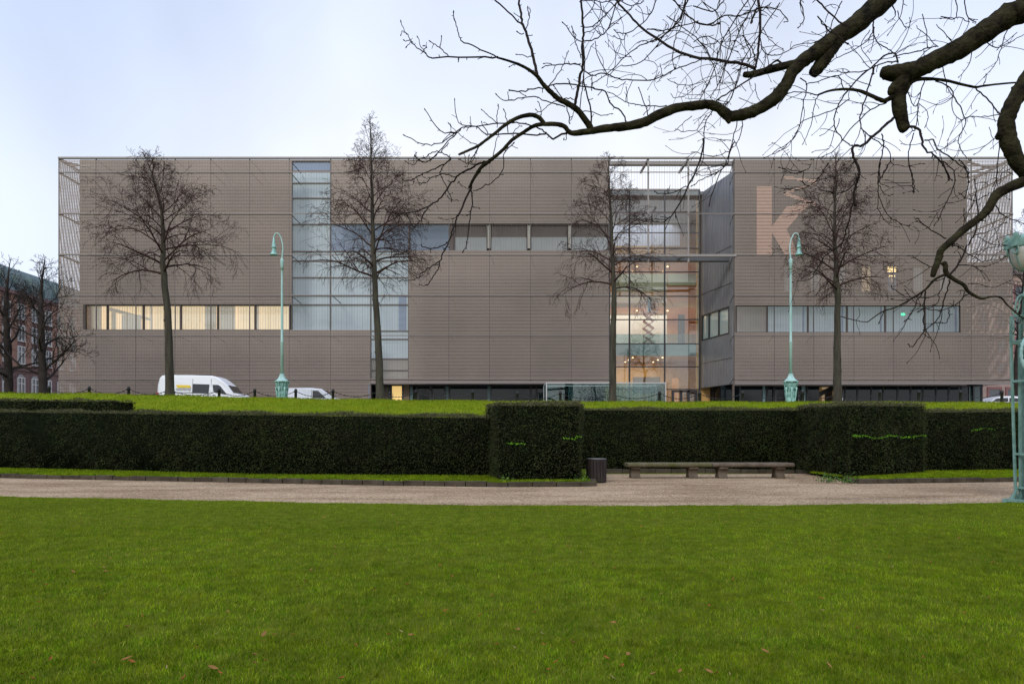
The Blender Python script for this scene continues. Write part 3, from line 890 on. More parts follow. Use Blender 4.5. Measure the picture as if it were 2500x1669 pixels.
# big pale letter shapes on the right wing
def letter(polys):
    """pale rods clipped on to the screen, row by row inside the outline of the letter"""
    mb = MB(); z = PZ(931, D0)
    while z < ZTOP - 0.2:
        zc = z + 0.03
        for poly in polys:
            q = [(PX(x, D0), PZ(y, D0)) for x, y in poly]; xs = []
            for (xa, za), (xb, zb) in zip(q, q[1:] + q[:1]):
                if (za > zc) != (zb > zc): xs.append(xa + (zc - za) / (zb - za) * (xb - xa))
            xs.sort()
            for a, b in zip(xs[::2], xs[1::2]):
                if b - a > 0.05: mb.box(a, b, D0 - 0.035, D0 - 0.018, z - 0.004, z + 0.064)
        z += PITCH
    return mb.build("letter", M['letter'], **MW)


letter([[(1847, 457), (1884, 457), (1884, 626), (1847, 626)],
        [(1884, 553), (1920, 505), (1990, 490), (1955, 520), (1920, 560), (1950, 622), (1916, 622), (1884, 568)]])
letter([[(1913, 430), (1992, 440), (1992, 446), (1913, 436)], [(1992, 446), (1992, 450), (1930, 470), (1913, 474), (1913, 470)],
        [(1913, 470), (1913, 476), (1990, 503), (1990, 493), (1930, 474)]])

# ground floor glazing, left block
DG = D1 + 1.2
bars("shopfront_glass", M['dark_glass'], [(1090, 1310, 937, 1200), (1330, 1500, 937, 1200), (905, 1010, 937, 1200)], DG + 0.05, 0.03)
bars("shopfront_post", M['frame'], [(x, x + 4, 938, 1200) for x in (906, 1000, 1095, 1196, 1294, 1394)] + [(905, 1487, 936, 942)], DG, 0.12)
for x in (1001, 1088, 1190):
    bars("shopfront_panel", mat("teal_panel", (0.10, 0.16, 0.16), 0.3), [(x, x + 7, 942, 1200)], DG - 0.03, 0.03)
def door(x0, x1, y0, D, m=None, inner=None):
    f = bars("door", M['frame'], [(x0, x0 + 4, y0, 1200), (x1 - 4, x1, y0, 1200), (x0 + 4, x1 - 4, y0, y0 + 5)], D - 0.06, 0.10)
    pane(x0 + 4, x1 - 4, y0 + 5, 1200, D, m or M['dark_glass'], f, 0.03)
    hx = PX(x0 + 6, D - 0.1)
    h = MB(); h.tube([(hx, D - 0.12, 3.3), (hx, D - 0.12, 4.9)], 0.022, 6); h.build("handle", M['pale_steel'], f, ws=True)
    s = MB(); sx = PX(x1 - 2, D - 0.07)
    for z in (3.4, 3.8, 4.2, 4.6, 4.9): s.box(sx - .02, sx + .02, D - 0.066, D - 0.0605, z, z + 0.13)
    s.build("safety_mark", M['white_frame'], f, ws=True)
door(953, 985, 937, DG, M['yellow_door']); door(925, 953, 937, DG, mat("brown_door_pane", (0.10, 0.075, 0.05), 0.3)); door(1015, 1052, 938, DG - 0.05); door(1052, 1088, 938, DG - 0.05); door(1308, 1330, 938, DG)
pane(985, 999, 938, 1200, DG - 0.03, mat("tan_panel", (0.22, 0.16, 0.10), 0.6))
pane(898.5, 903, 936, 1200, D0 + 0.2, M['blue_sign'], name="blue_sign")
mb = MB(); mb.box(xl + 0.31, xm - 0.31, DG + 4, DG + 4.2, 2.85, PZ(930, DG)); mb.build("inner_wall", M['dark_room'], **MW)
# ground floor glazing, right block
bars("shopfront_glass", M['dark_glass'], [(1760, 2000, 940, 1200), (2058, 2395, 940, 1200)], DG + 0.05, 0.03)
bars("shopfront_post", M['frame'], [(x, x + 3.5, 942, 1200) for x in (1872, 1969, 2062, 2092, 2126, 2155, 2190, 2222, 2252, 2284, 2315, 2345, 2372, 2396)] + [(1785, 2400, 938, 943)], DG, 0.12)
door(1888, 1920, 941, DG - 0.02); door(1920, 1952, 941, DG - 0.02)
pane(1862, 1868, 942, 1200, DG - 0.02, M['slab'])
pane(1957, 1966, 942, 1200, DG - 0.02, M['slab'])
pane(2366, 2392, 943, 1200, DG - 0.02, mat("green_pane", (0.06, 0.10, 0.095), 0.1))
pane(1975, 2056, 942, 1200, DG + 3, mat("stair_hall", (0.30, 0.20, 0.10), 0.8, emit=(1, 0.6, 0.25), estr=0.05), name="stair_hall_wall")
pane(2014, 2033, 950, 1200, DG + 2.9, M['blind'], name="hall_door")
bars("hall_door_frame", M['lit_dim'], [(2007, 2013, 955, 1200), (2034, 2040, 955, 1200), (2007, 2040, 945, 950)], DG + 2.8, 0.06)
mb = MB(); mb.beam(P(1975, 976, DG + 1.5), P(2040, 942, DG + 1.5), 0.3, 0.35); mb.build("staircase", M['frame'], **MW)
mb = MB(); mb.box(PX(2395, D1), PX(2399, D1), D1 + 1.0, D1 + 18, 2.87, PZ(938, D1)); mb.build("side_glass", M['dark_glass'], **MW)
mb = MB(); mb.box(xr0 + 0.1, XB1, D1 + 0.31, D1 + 24, PZ(937, D1), PZ(934, D1)); mb.build("soffit", M['frame'], **MW)

# grey return wall with a ribbon window
a_ = Vector((PX(1787, D1), D1 - 0.02, 0)); b_ = Vector((PX(1709, DA + 0.6), DA + 0.6, 0))
dirr = (b_ - a_); Lr = dirr.length; ux = dirr.normalized(); nx_ = Vector((ux.y, -ux.x, 0))
if nx_.x > 0: nx_ = -nx_
def ret_box(mb, s0, s1, z0, z1, o0, o1):
    vs = []
    for z in (z0, z1):
        for s_, o_ in ((s0, o0), (s1, o0), (s1, o1), (s0, o1)):
            p = a_ + ux * s_ + nx_ * o_; vs.append((p.x, p.y, z))
    mb.add(vs, [(0, 3, 2, 1), (4, 5, 6, 7), (0, 1, 5, 4), (1, 2, 6, 5), (2, 3, 7, 6), (3, 0, 4, 7)])
zb_, zw0, zw1, zt_ = 5.62, 10.05, 12.45, ZTOP - 0.25
mb = MB()
ret_box(mb, 0, Lr, zb_, zw0, -0.3, 0); ret_box(mb, 0, Lr, zw1, zt_, -0.3, 0)
ret_box(mb, 0, 0.45, zw0 + .001, zw1 - .001, -0.3, -0.002); ret_box(mb, Lr - 0.3, Lr, zw0 + .001, zw1 - .001, -0.3, -0.002)
for k in range(1, 12):
    s_ = Lr * k / 12
    ret_box(mb, s_ - 0.02, s_ + 0.02, zb_ + 0.01, zw0 - 0.01, 0.001, 0.03); ret_box(mb, s_ - 0.02, s_ + 0.02, zw1 + 0.01, zt_ - 0.01, 0.001, 0.03)
mb.build("return_wall", M['grey'], **MW)
mb = MB()
for z in (7.9, 14.4, 17.6):
    ret_box(mb, 0.02, Lr - 0.02, z - 0.02, z + 0.02, 0.001, 0.032)
mb.build("panel_joint", M['frame'], **MW)
f = MB()
for s_ in (0.45, 0.45 + (Lr - 0.8) * 0.36, 0.45 + (Lr - 0.8) * 0.72, Lr - 0.42): ret_box(f, s_, s_ + 0.12, zw0 + 0.1, zw1 - 0.1, -0.14, 0.03)
ret_box(f, 0.45, Lr - 0.3, zw0, zw0 + 0.1, -0.14, 0.04); ret_box(f, 0.45, Lr - 0.3, zw1 - 0.1, zw1, -0.14, 0.04)
f = f.build("ribbon_window", M['frame'], **MW)
p_ = MB(); ret_box(p_, 0.5, Lr - 0.35, zw0 + 0.08, zw1 - 0.08, -0.12, -0.09); p_.build("pane", mat("pale_green_pane", (0.30, 0.38, 0.36), 0.1, spec=0.7), f, ws=True)
p_ = MB(); ret_box(p_, 0.2, Lr, 2.87, zb_ - 0.02, -1.0, -0.95); p_.build("entrance_glass", M['dark_glass'], **MW)
p_ = MB()
for k in range(5): ret_box(p_, 0.2 + Lr * k / 5, 0.3 + Lr * k / 5, 2.87, zb_ - 0.03, -0.95, -0.85)
p_.build("entrance_post", M['frame'], **MW)

# atrium: curtain wall and the lit interior behind it
AX0, AX1 = 1480, 1710
vs_ = [1537, 1623, 1708]; hs_ = [463, 487, 520, 568, 606, 637, 664, 723, 780, 839, 895, 950]
bars("curtain_mullion", M['frame'], [(x - 1.8, x + 1.8, 463, 1200) for x in vs_] + [(1487, 1490, 463, 1200)], DA, 0.14)
bars("curtain_transom", M['frame'], [(1490.2, 1708, y - 1.2, y + 1.2) for y in hs_ if y > 600], DA + 0.02, 0.1)
bars("curtain_transom", M['steel'], [(1490.2, 1708, y - 1.0, y + 1.0) for y in hs_ if y < 600], DA + 0.02, 0.1)
pane(AX0, 1710, 463, 1200, DA + 0.05, M['glass'], name="curtain_glass", thick=0.01)
bars("parapet", M['pale_steel'], [(1484, 1709, 461, 465)], DA - 0.05, 0.2)
rightX = PX(1712, DA)
XA0 = xm + 0.02
mb = MB(); mb.box(XA0, rightX + 3.5, 76.0, 76.2, 2.9, ZTOP - 0.5); mb.build("atrium_back_wall", M['tan'], **MW)
mb = MB(); mb.box(rightX + 3.3, rightX + 3.5, DA + 1.0, 75.98, 2.9, ZTOP - 0.5); mb.box(rightX - 0.25, rightX + 3.28, DA + 0.65, DA + 0.9, 2.9, ZTOP - 0.5); mb.build("atrium_side_wall", M['tan'], **MW)
mb = MB()
for y, dep in ((839, 1.2), (722, 3.5), (606, 3.5)):
    z = PZ(y, DA)
    mb.box(XA0, rightX + 3.2, DA + dep, 75.9, z - 0.45, z)
mb.build("atrium_floor", M['tan'], **MW)
mb = MB(); z = PZ(839, DA)
mb.box(XA0, rightX - 0.3, DA + 0.7, DA + 1.19, z - 1.0, z + 0.05); mb.build("slab_edge", M['slab'], **MW)
mb = MB(); mb.box(XA0, rightX + 3.0, DA + 1.3, DA + 1.34, z + 0.02, z + 1.1); mb.build("balustrade", M['glass_box'], **MW)
mb = MB()
for y in (839, 722, 606):
    zz = PZ(y, DA) - 0.5
    for k in range(3):
        for q in range(4):
            cx_, cy_ = XA0 + 1.2 + 3.1 * k, DA + 5.0 + 2.2 * q
            mb.lathe([(0.07, zz - 0.04), (0.07, zz + 0.02)], c=(cx_, cy_, 0), n=10)
mb.build("downlights", M['lamp_warm'], **MW)
for y, pw in ((839, 430), (722, 470), (606, 260), (470, 260)):
    ad = bpy.data.lights.new("atrium_light", 'AREA'); ad.shape = 'RECTANGLE'; ad.size = 8.0; ad.size_y = 8.0
    ad.energy = pw; ad.color = (1.0, 0.83, 0.55) if y > 500 else (0.95, 0.95, 1.0)
    ao = bpy.data.objects.new("atrium_light", ad); COL.objects.link(ao)
    ao.location = ((XA0 + rightX) / 2, DA + 7.0, PZ(y, DA) - 0.62)
pane(1487, 1628, 722, 838, 71.0, M['sky_sheen'], name="sky_sheen_panel")  # added white panels, imitating pale sky mirrored in the glass
pane(1487, 1660, 478, 600, 72.0, M['sky_sheen'], name="sky_sheen_panel")
pane(1545, 1612, 920, 960, 70.0, M['blind'], name="reception_counter")
pane(1655, 1672, 768, 838, 70.5, M['dark_room'], name="inner_doorway")
pane(1641, 1657, 923, 1200, 70.0, M['orange_door'], name="inner_door")
bars("entrance_door", M['frame'], [(1640, 1646, 952, 1200), (1660, 1666, 952, 1200), (1678, 1684, 952, 1200), (1697, 1703, 952, 1200), (1646, 1697, 952, 957)], DA - 0.1, 0.08)
bars("hanging_screen", mat("pale_green_screen", (0.40, 0.48, 0.42), 0.6), [(1630, 1700, 668, 697), (1500, 1628, 668, 712)], 69.0, 0.05)
bars("timber_beam", M['tan'], [(1490, 1628, 713, 722)], 68.0, 0.2)

# ------------------------------------------------------------------ scissor lift standing on the upper floor
DL = 67.0
zf = PZ(839, DA)
lift = thing("scissor_lift", "red scissor lift with raised platform inside the glazed atrium", "lift", (PX(1583, DL), DL, zf))
mb = MB(); mb.box(-0.62, 0.62, -0.35, 0.35, 0.12, 0.42)
for sx in (-0.42, 0.42):
    for sy in (-0.36, 0.36): mb.tube([(sx, sy - 0.05, 0.13), (sx, sy + 0.05, 0.13)], 0.13, 10)
mb.build("base", M['frame'], lift)
mb = MB(); h0, hs = 0.45, 0.72
for k in range(4):
    for sy in (-0.3, 0.3):
        z0 = h0 + k * hs
        mb.beam((-0.5, sy, z0), (0.5, sy, z0 + hs), 0.06, 0.09); mb.beam((0.5, sy * 0.9, z0), (-0.5, sy * 0.9, z0 + hs), 0.06, 0.09)
mb.build("scissor_arms", M['lift_red'], lift)
mb = MB(); zt = h0 + 4 * hs + 0.05
mb.box(-0.85, 0.85, -0.38, 0.38, zt, zt + 0.1)
for zz in (zt + 0.55, zt + 1.05):
    for sy in (-0.37, 0.37): mb.beam((-0.84, sy, zz), (0.84, sy, zz), 0.04, 0.05)
    for sx in (-0.84, 0.84): mb.beam((sx, -0.37, zz), (sx, 0.37, zz), 0.04, 0.05)
for sx in (-0.84, -0.28, 0.28, 0.84):
    for sy in (-0.37, 0.37): mb.beam((sx, sy, zt + 0.1), (sx, sy, zt + 1.05), 0.04, 0.04)
mb.build("platform", M['lift_pink'], lift)
mb = MB(); mb.box(-0.1, 0.25, -0.1, 0.1, zt + 0.11, zt + 1.5); mb.build("control_panel", M['lift_blue'], lift, bevel=0.03)

# ------------------------------------------------------------------ glass stair enclosure in front of the entrance
DB = 52.0
enc = thing("glass_enclosure", "low glass box with white steel frame in front of museum entrance", "glass enclosure", (PX(1479, DB), DB, 2.83))
gx0, gx1, gz = PX(1334, DB) - PX(1479, DB), PX(1625, DB) - PX(1479, DB), PZ(933, DB) - 2.83
mb = MB()
for x in (gx0, gx1):
    for y in (0, 3.2): mb.box(x - 0.04, x + 0.04, y - 0.04, y + 0.04, 0, gz)
for y in (0, 3.2): mb.box(gx0 + 0.04, gx1 - 0.04, y - 0.04, y + 0.04, gz - 0.08, gz)
for x in (gx0, gx1): mb.box(x - 0.04, x + 0.04, 0.04, 3.16, gz - 0.08, gz)
mb.build("frame", M['white_frame'], enc)
n = 7
for k in range(n):
    xa, xb = gx0 + 0.05 + (gx1 - gx0 - 0.1) * k / n, gx0 + 0.03 + (gx1 - gx0 - 0.1) * (k + 1) / n
    for y in (0, 3.2):
        mb = MB(); mb.box(xa, xb, y - 0.012, y + 0.012, 0.02, gz - 0.09); mb.build("glass_pane", M['glass_box'], enc)
for x in (gx0, gx1):
    mb = MB(); mb.box(x - 0.012, x + 0.012, 0.05, 3.15, 0.02, gz - 0.09); mb.build("glass_pane", M['glass_box'], enc)

# ------------------------------------------------------------------ vans and the car
def vehicle(name, label, cat, loc, prof, hw, tum, wheels, group=None, m=None):
    """body lofted from a side profile (x, z) with sides that lean in above the waist"""
    root = thing(name, label, cat, loc, 0, group)
    zmax = max(z for _, z in prof); zw = 1.05
    side = lambda z: hw - tum * max(0.0, (z - zw)) ** 2
    vs, fs, n = [], [], len(prof)
    cx = sum(x for x, _ in prof) / n; cz = sum(z for _, z in prof) / n
    rings = []
    for fy, sh in ((-1, 0.94), (-1, 1.0), (1, 1.0), (1, 0.94)):
        pass
    layers = [(-1.0, 0.07), (-0.93, 0.02), (-0.78, 0.0), (0.78, 0.0), (0.93, 0.02), (1.0, 0.07)]
    for fy, ins in layers:
        for x, z in prof:
            dx, dz = cx - x, cz - z; L_ = math.hypot(dx, dz) or 1
            vs.append((x + dx / L_ * ins, fy * side(z), z + dz / L_ * ins))
    for k in range(len(layers) - 1):
        for i in range(n):
            j = (i + 1) % n
            fs.append((k * n + i, k * n + j, (k + 1) * n + j, (k + 1) * n + i))
    fs.append(tuple(range(n))); fs.append(tuple(range((len(layers)) * n - 1, (len(layers) - 1) * n - 1, -1)))
    mb = MB(); mb.add(vs, fs); b = mb.build("body", M['white_paint'], root)
    for x in wheels:
        for sy in (-1, 1):
            w = MB(); y = sy * (hw - 0.12)
            w.tube([(x, y - 0.11, 0.34), (x, y + 0.11, 0.34)], 0.34, 20); w = w.build("wheel", M['rubber'], root)
            r = MB(); r.tube([(x, y + sy * 0.10, 0.34), (x, y + sy * 0.125, 0.34)], 0.2, 14); r.build("rim", M['zinc'], w)
    return root, side


def on_side(root, side, name, poly, m, proud=0.012, ys=-1, th=0.02):
    mb = MB(); n = len(poly)
    vs = [(x, ys * (side(z) + proud), z) for x, z in poly] + [(x, ys * (side(z) + proud - th), z) for x, z in poly]
    fs = [tuple(range(n)), tuple(range(2 * n - 1, n - 1, -1))] + [(i, i + n, (i + 1) % n + n, (i + 1) % n) for i in range(n)]
    mb.add(vs, fs)
    return mb.build(name, m, root)


DV = 48.0
def vp(zx, zy):                      # position in the enlarged view of the van -> metres on the van
    x = 360 + zx / 8.389; y = 890 + zy / 8.389
    return (PX(x, DV) - PX(383, DV), PZ(y, DV) - 2.83)
prof = [vp(185, 660), vp(192, 420), vp(222, 270), vp(268, 212), vp(380, 202), vp(800, 203), vp(1290, 218), vp(1390, 242), vp(1480, 295), vp(1560, 362), vp(1622, 412), vp(1700, 505), vp(1755, 578), vp(1840, 592), vp(1930, 640), vp(1975, 690), (6.05, 0.75), (6.08, 0.38), (5.9, 0.30), (0.1, 0.30), (0.0, 0.42)]
van, vs_side = vehicle("delivery_van", "white high roof delivery van with yellow and grey lettering on its side", "van", (PX(383, DV), DV + 0.99, 2.83), prof, 0.99, 0.06, (1.1, 4.95))
for ys in (-1, 1):
    on_side(van, vs_side, "side_window", [vp(918, 390), vp(1262, 402), vp(1250, 580), vp(1232, 588), vp(918, 578)], M['car_glass'], ys=ys)
    on_side(van, vs_side, "cab_window", [vp(1328, 408), vp(1440, 410), vp(1490, 440), vp(1632, 614), vp(1560, 605), vp(1385, 572), vp(1348, 540)], M['car_glass'], ys=ys)
    on_side(van, vs_side, "trim_strip", [vp(545, 562), vp(912, 562), vp(912, 574), vp(545, 574)], M['trim'], ys=ys)
    on_side(van, vs_side, "yellow_stripe", [vp(578, 412), vp(865, 418), vp(892, 470), vp(608, 470)], M['yellow'], ys=ys)
    for (a, b) in ((1215, 1275), (1330, 1390)):
        on_side(van, vs_side, "handle", [vp(a, 612), vp(b, 612), vp(b, 628), vp(a, 628)], M['trim'], 0.03, ys=ys)
    on_side(van, vs_side, "tail_light", [vp(187, 566), vp(222, 566), vp(222, 608), vp(187, 608)], M['red_lens'], 0.02, ys=ys, th=0.08)
    for x in (912, 1292):
        on_side(van, vs_side, "door_seam", [vp(x, 290), vp(x + 7, 290), vp(x + 7, 660), vp(x, 660)], M['trim'], 0.006, ys=ys)
mb = MB()
(w0x, w0z), (w1x, w1z) = vp(1630, 418), vp(1752, 572)
nn = Vector((w0z - w1z, w1x - w0x)).normalized() * 0.012
mb.add([(w0x + nn.x, -0.80, w0z + nn.y), (w0x + nn.x, 0.80, w0z + nn.y), (w1x + nn.x, 0.88, w1z + nn.y), (w1x + nn.x, -0.88, w1z + nn.y)], [(0, 1, 2, 3)])
mb.build("windscreen", M['car_glass'], van)
# the lettering
fc = bpy.data.curves.new("lettering", 'FONT'); fc.body = "hasenkamp"; fc.shear = 0.3; fc.size = 0.5
fo = bpy.data.objects.new("lettering_source", fc); COL.objects.link(fo)
bpy.context.view_layer.update()
me0 = bpy.data.meshes.new_from_object(fo.evaluated_get(bpy.context.evaluated_depsgraph_get()))
bpy.data.objects.remove(fo)
me = me0.copy(); me.name = "lettering"; me.materials.clear()
xs_ = [v.co.x for v in me.vertices]; ys_ = [v.co.y for v in me.vertices]
(tx0, tz0), (tx1, tz1) = vp(572, 542), vp(888, 470)
for v in me.vertices:
    zz_ = tz0 + (v.co.y - min(ys_)) / (max(ys_) - min(ys_)) * (tz1 - tz0)
    v.co = (tx0 + (v.co.x - min(xs_)) / (max(xs_) - min(xs_)) * (tx1 - tx0), -(vs_side(zz_) + 0.02), zz_)
lt = link_mesh("lettering", me, mat("dark_lettering", (0.045, 0.045, 0.05), 0.5), van)

DV2 = 50.0
def vq(x, y): return (PX(x, DV2) - PX(682, DV2), PZ(y, DV2) - 2.83)
prof = [vq(682, 985), vq(683, 962), vq(690, 949), vq(706, 946), vq(760, 946), vq(783, 948.5), vq(800, 960), vq(812, 969), vq(824, 973), vq(831, 978), vq(834, 990), (vq(834, 0)[0], 0.3), (0.05, 0.3)]
van2, s2 = vehicle("small_van", "small white panel van parked beside the left green lamp post", "van", (PX(682, DV2), DV2 + 0.88, 2.83), prof, 0.88, 0.10, (0.85, 3.65))
for ys in (-1, 1):
    on_side(van2, s2, "cab_window", [vq(763, 953), vq(776, 953.5), vq(796, 971), vq(763, 971)], M['car_glass'], ys=ys)
    on_side(van2, s2, "door_seam", [vq(760, 951), vq(760.7, 951), vq(760.7, 990), vq(760, 990)], M['trim'], 0.006, ys=ys)
    on_side(van2, s2, "handle", [vq(748, 971), vq(754, 971), vq(754, 973), vq(748, 973)], M['trim'], 0.03, ys=ys)
mb = MB(); (a0, a1), (b0, b1) = vq(785, 950), vq(811, 968)
mb.add([(a0 + .01, -.66, a1 + .012), (a0 + .01, .66, a1 + .012), (b0 + .01, .76, b1 + .012), (b0 + .01, -.76, b1 + .012)], [(0, 1, 2, 3)]); mb.build("windscreen", M['car_glass'], van2)

DC = 62.0
def vc(x, y): return (PX(x, DC) - PX(2412, DC), PZ(y, DC) - 2.9)
prof = [vc(2412, 990), vc(2414, 984), vc(2420, 978), vc(2432, 970), vc(2446, 966.5), vc(2480, 966), vc(2505, 969), vc(2522, 980), vc(2526, 1000), (vc(2526, 0)[0], 0.28), (0.05, 0.28)]
car, s3 = vehicle("parked_car", "white car with only its roof showing above the bank by the right lamp post", "car", (PX(2412, DC), DC + 0.86, 2.9), prof, 0.86, 0.14, (0.8, 3.4))
for ys in (-1, 1):
    on_side(car, s3, "side_window", [vc(2424, 979), vc(2435, 972), vc(2462, 970.5), vc(2462, 980)], M['car_glass'], ys=ys)
    on_side(car, s3, "side_window", [vc(2465, 970.5), vc(2498, 972), vc(2510, 980), vc(2465, 980)], M['car_glass'], ys=ys)

# ------------------------------------------------------------------ street lamps with a swan neck
def street_lamp(px, D, flip, label):
    z0 = float(ground_z(PX(px, D), D)) - 0.05
    z = lambda y: PZ(y, D) - z0
    k = D / F
    root = thing("street_lamp", label, "street lamp", (PX(px, D), D, z0), 0, "green swan neck street lamps on the bank")
    wob = lambda a, zz: 1 + 0.13 * math.cos(8 * a) + 0.04 * math.sin(zz * 40 + 3 * a)
    mb = MB(); zc = z(931)
    mb.lathe([(14 * k, 0), (13 * k, 0.1), (9.0 * k, 0.16), (9.5 * k, zc * 0.45), (10.5 * k, zc * 0.8), (13 * k, zc * 0.97)], n=32)
    for i in range(6):                      # standing figures with heads, arms and garlands round the base
        a = math.pi / 3 * i + 0.3
        ca, sa = math.cos(a), math.sin(a)
        at = lambda r_, h_, o_=0.0: (ca * r_ * k - sa * o_ * k, sa * r_ * k + ca * o_ * k, zc * h_)
        mb.tube([at(10, 0.14), at(11.5, 0.35), at(12.6, 0.55), at(13.2, 0.70), at(12.2, 0.76)], [1.6 * k, 2.2 * k, 2.3 * k, 2.9 * k, 1.3 * k], 8)
        mb.lathe([(0.4 * k, -2.2 * k), (1.7 * k, -1.2 * k), (2.0 * k, 0), (1.5 * k, 1.5 * k), (0.3 * k, 2.1 * k)], c=at(13.4, 0.84), n=8)
        for o_ in (-1, 1):
            mb.tube([at(13.3, 0.70, 2.2 * o_), at(13.0, 0.60, 4.2 * o_), at(12.0, 0.74, 5.6 * o_), at(14.5, 0.92, 6.0 * o_)], [1.0 * k, 0.9 * k, 0.8 * k, 1.2 * k], 6)
            mb.tube([at(11.8, 0.52, 2.0 * o_), at(11.8, 0.40, 4.0 * o_), at(11.3, 0.38, 6.2 * o_)], 0.9 * k, 6)
        mb.tube([at(13, 0.9), at(16.2, 0.95), at(15.5, 1.0)], [1.6 * k, 2.0 * k, 1.4 * k], 6)
    mb.build("base", M['patina_worn'], root)
    mb = MB()
    mb.lathe([(17 * k, zc - 0.03), (17.5 * k, zc + 0.02), (13 * k, zc + 0.07), (9 * k, z(923)), (6 * k, z(917)), (5.2 * k, z(914)), (5.4 * k, z(912.5))], n=20)
    mb.build("cap", M['patina'], root)
    mb = MB()
    mb.lathe([(3.7 * k, z(914)), (3.5 * k, z(836)), (4.0 * k, z(835)), (3.8 * k, z(833)), (3.0 * k, z(831)), (2.5 * k, z(660)), (2.4 * k, z(655))], n=14)
    mb.build("pole", M['patina'], root)
    mb = MB()
    mb.lathe([(3.2 * k, z(659)), (3.3 * k, z(650)), (3.9 * k, z(645)), (4.3 * k, z(640)), (4.3 * k, z(634)), (3.0 * k, z(631.5)), (1.9 * k, z(630))], n=14)
    mb.build("collar", M['patina'], root)
    s_ = 1 if not flip else -1
    arc = [(0, 633), (1.5, 620), (2.4, 608), (1.5, 595), (-2.0, 582), (-7.0, 572), (-12.5, 568.5), (-16.5, 570.5), (-19, 576), (-20, 584)]
    mb = MB(); mb.tube([(s_ * x * k, 0, z(y)) for x, y in arc], [2.0 * k, 1.8 * k, 1.7 * k, 1.6 * k, 1.5 * k, 1.5 * k, 1.5 * k, 1.6 * k, 1.8 * k, 2.0 * k], 10)
    mb.build("swan_neck", M['patina'], root)
    mb = MB(); c = (s_ * -20 * k, 0, 0)
    mb.lathe([(9.2 * k, z(622.5)), (8.4 * k, z(621)), (5.6 * k, z(616)), (4.4 * k, z(609)), (4.3 * k, z(605)), (6.0 * k, z(604.5)), (6.0 * k, z(602.5)), (4.4 * k, z(602)), (3.8 * k, z(594)), (2.6 * k, z(587)), (1.8 * k, z(581))], c=c, n=18)
    mb.build("lamp_shade", M['patina_worn'], root)
    return root


street_lamp(688.5, 38.0, False, "pale green swan neck lamp post with its head pointing left beside the small van")
street_lamp(1930.5, 38.0, True, "pale green swan neck lamp post with its head pointing right before the pale letters")

# ------------------------------------------------------------------ bollards with chains
bx = [(120, 941), (218, 942), (314, 943), (414, 945), (535, 947), (622, 948), (722, 948.5), (813, 949), (922, 950), (1015, 951), (1154, 952), (1263, 955), (1368, 954), (1490, 954), (1610, 954), (1708, 955), (1813, 954), (1960, 953), (2050, 952.5), (2148, 952), (2243, 952), (2345, 952), (2446, 952)]
near = ["left of the pruned trees", "at the museum's left corner", "between corner and delivery van", "behind the leftmost linden trunk", "before the cab of the delivery van", "between delivery van and left lamp", "before the small van's rear half", "before the small van's bonnet",
        "before the blue sign strip", "beside the yellow lit doorway", "before the dark shopfront, left one", "left of the glass enclosure", "at the enclosure's left bay", "at the third linden trunk", "at the right end of the enclosure", "below the grey return wall", "left of the right lamp post", "right of the right lamp post", "behind the rightmost linden trunk", "right of the rightmost linden", "at the right shopfront's middle", "at the shopfront's right end", "next to the white car"]
boll, tops = None, []
for i, ((x, y), nr) in enumerate(zip(bx, near)):
    D = 41.0
    top = PZ(y, D); X = PX(x, D); gz_ = float(ground_z(X, D)) - 0.05
    if boll is None:
        boll = thing("bollard", "", "bollard", (0, 0, 0), 0, "black iron bollards along the street edge")
        mb = MB(); mb.lathe([(0.10, 0), (0.10, 0.12), (0.085, 0.15), (0.08, 0.95), (0.10, 0.96), (0.10, 1.0), (0.085, 1.02)], n=12); mb.build("post", M['black_iron'], boll)
        mb = MB(); mb.lathe([(0.085, 1.02), (0.09, 1.05), (0.07, 1.09), (0.02, 1.12)], n=12); mb.build("cap", M['black_iron'], boll)
        o = boll
    else: o = copy_tree(boll)
    o.location = (X, D, top - 1.12); o["label"] = "black iron bollard " + nr
    tops.append(Vector((X, D, top - 0.14)))
for i in range(len(tops) - 1):
    a, b = tops[i], tops[i + 1]
    mb = MB(); N = 26
    pts = []
    for k in range(N + 1):
        t = k / N; p = a.lerp(b, t); p.z -= 0.42 * 4 * t * (1 - t) * 0.75; pts.append(p)
    for k in range(N):
        d = (pts[k + 1] - pts[k]); up = Vector((0, 1, 0)) if k % 2 else Vector((0, 0, 1))
        mb.beam(pts[k] - d * 0.15, pts[k + 1] + d * 0.15, 0.05 if k % 2 else 0.02, 0.02 if k % 2 else 0.05)
    o = mb.build("chain", M['black_iron'])
    tag(o, "chain from bollard %s to the next" % near[i], "chain", "chains between the bollards")

# ------------------------------------------------------------------ stone bench, bin
DBn = 21.2
bench = thing("stone_bench", "long backless stone bench with mossy ends before the niche hedge", "bench", (PX(1729, DBn), DBn, 0))
def bx_(x): return PX(x, DBn) - PX(1729, DBn)
def slab(xa, xb, m):
    mb = MB(); n = 10
    prof = [(-0.27, 0.345), (-0.30, 0.375), (-0.305, 0.42), (-0.28, 0.462), (-0.23, 0.475), (0.23, 0.475), (0.28, 0.45), (0.28, 0.36), (0.25, 0.345)]
    vs = []; N = len(prof)
    for i in range(n + 1):
        t = i / n; x = xa + (xb - xa) * t
        curve = 0.10 * (1 - ((x) / 2.6) ** 2)
        e_ = 1.0
        for y, z in prof: vs.append((x, y * e_ + curve * 0.6, z + 0.004 * math.sin(x * 9 + y * 5)))
    fs = [(i * N + k, i * N + (k + 1) % N, (i + 1) * N + (k + 1) % N, (i + 1) * N + k) for i in range(n) for k in range(N)]
    fs += [tuple(range(N)), tuple(range((n + 1) * N - 1, n * N - 1, -1))]
    mb.add(vs, fs); return mb.build("seat_slab", m, bench, bevel=0.02)
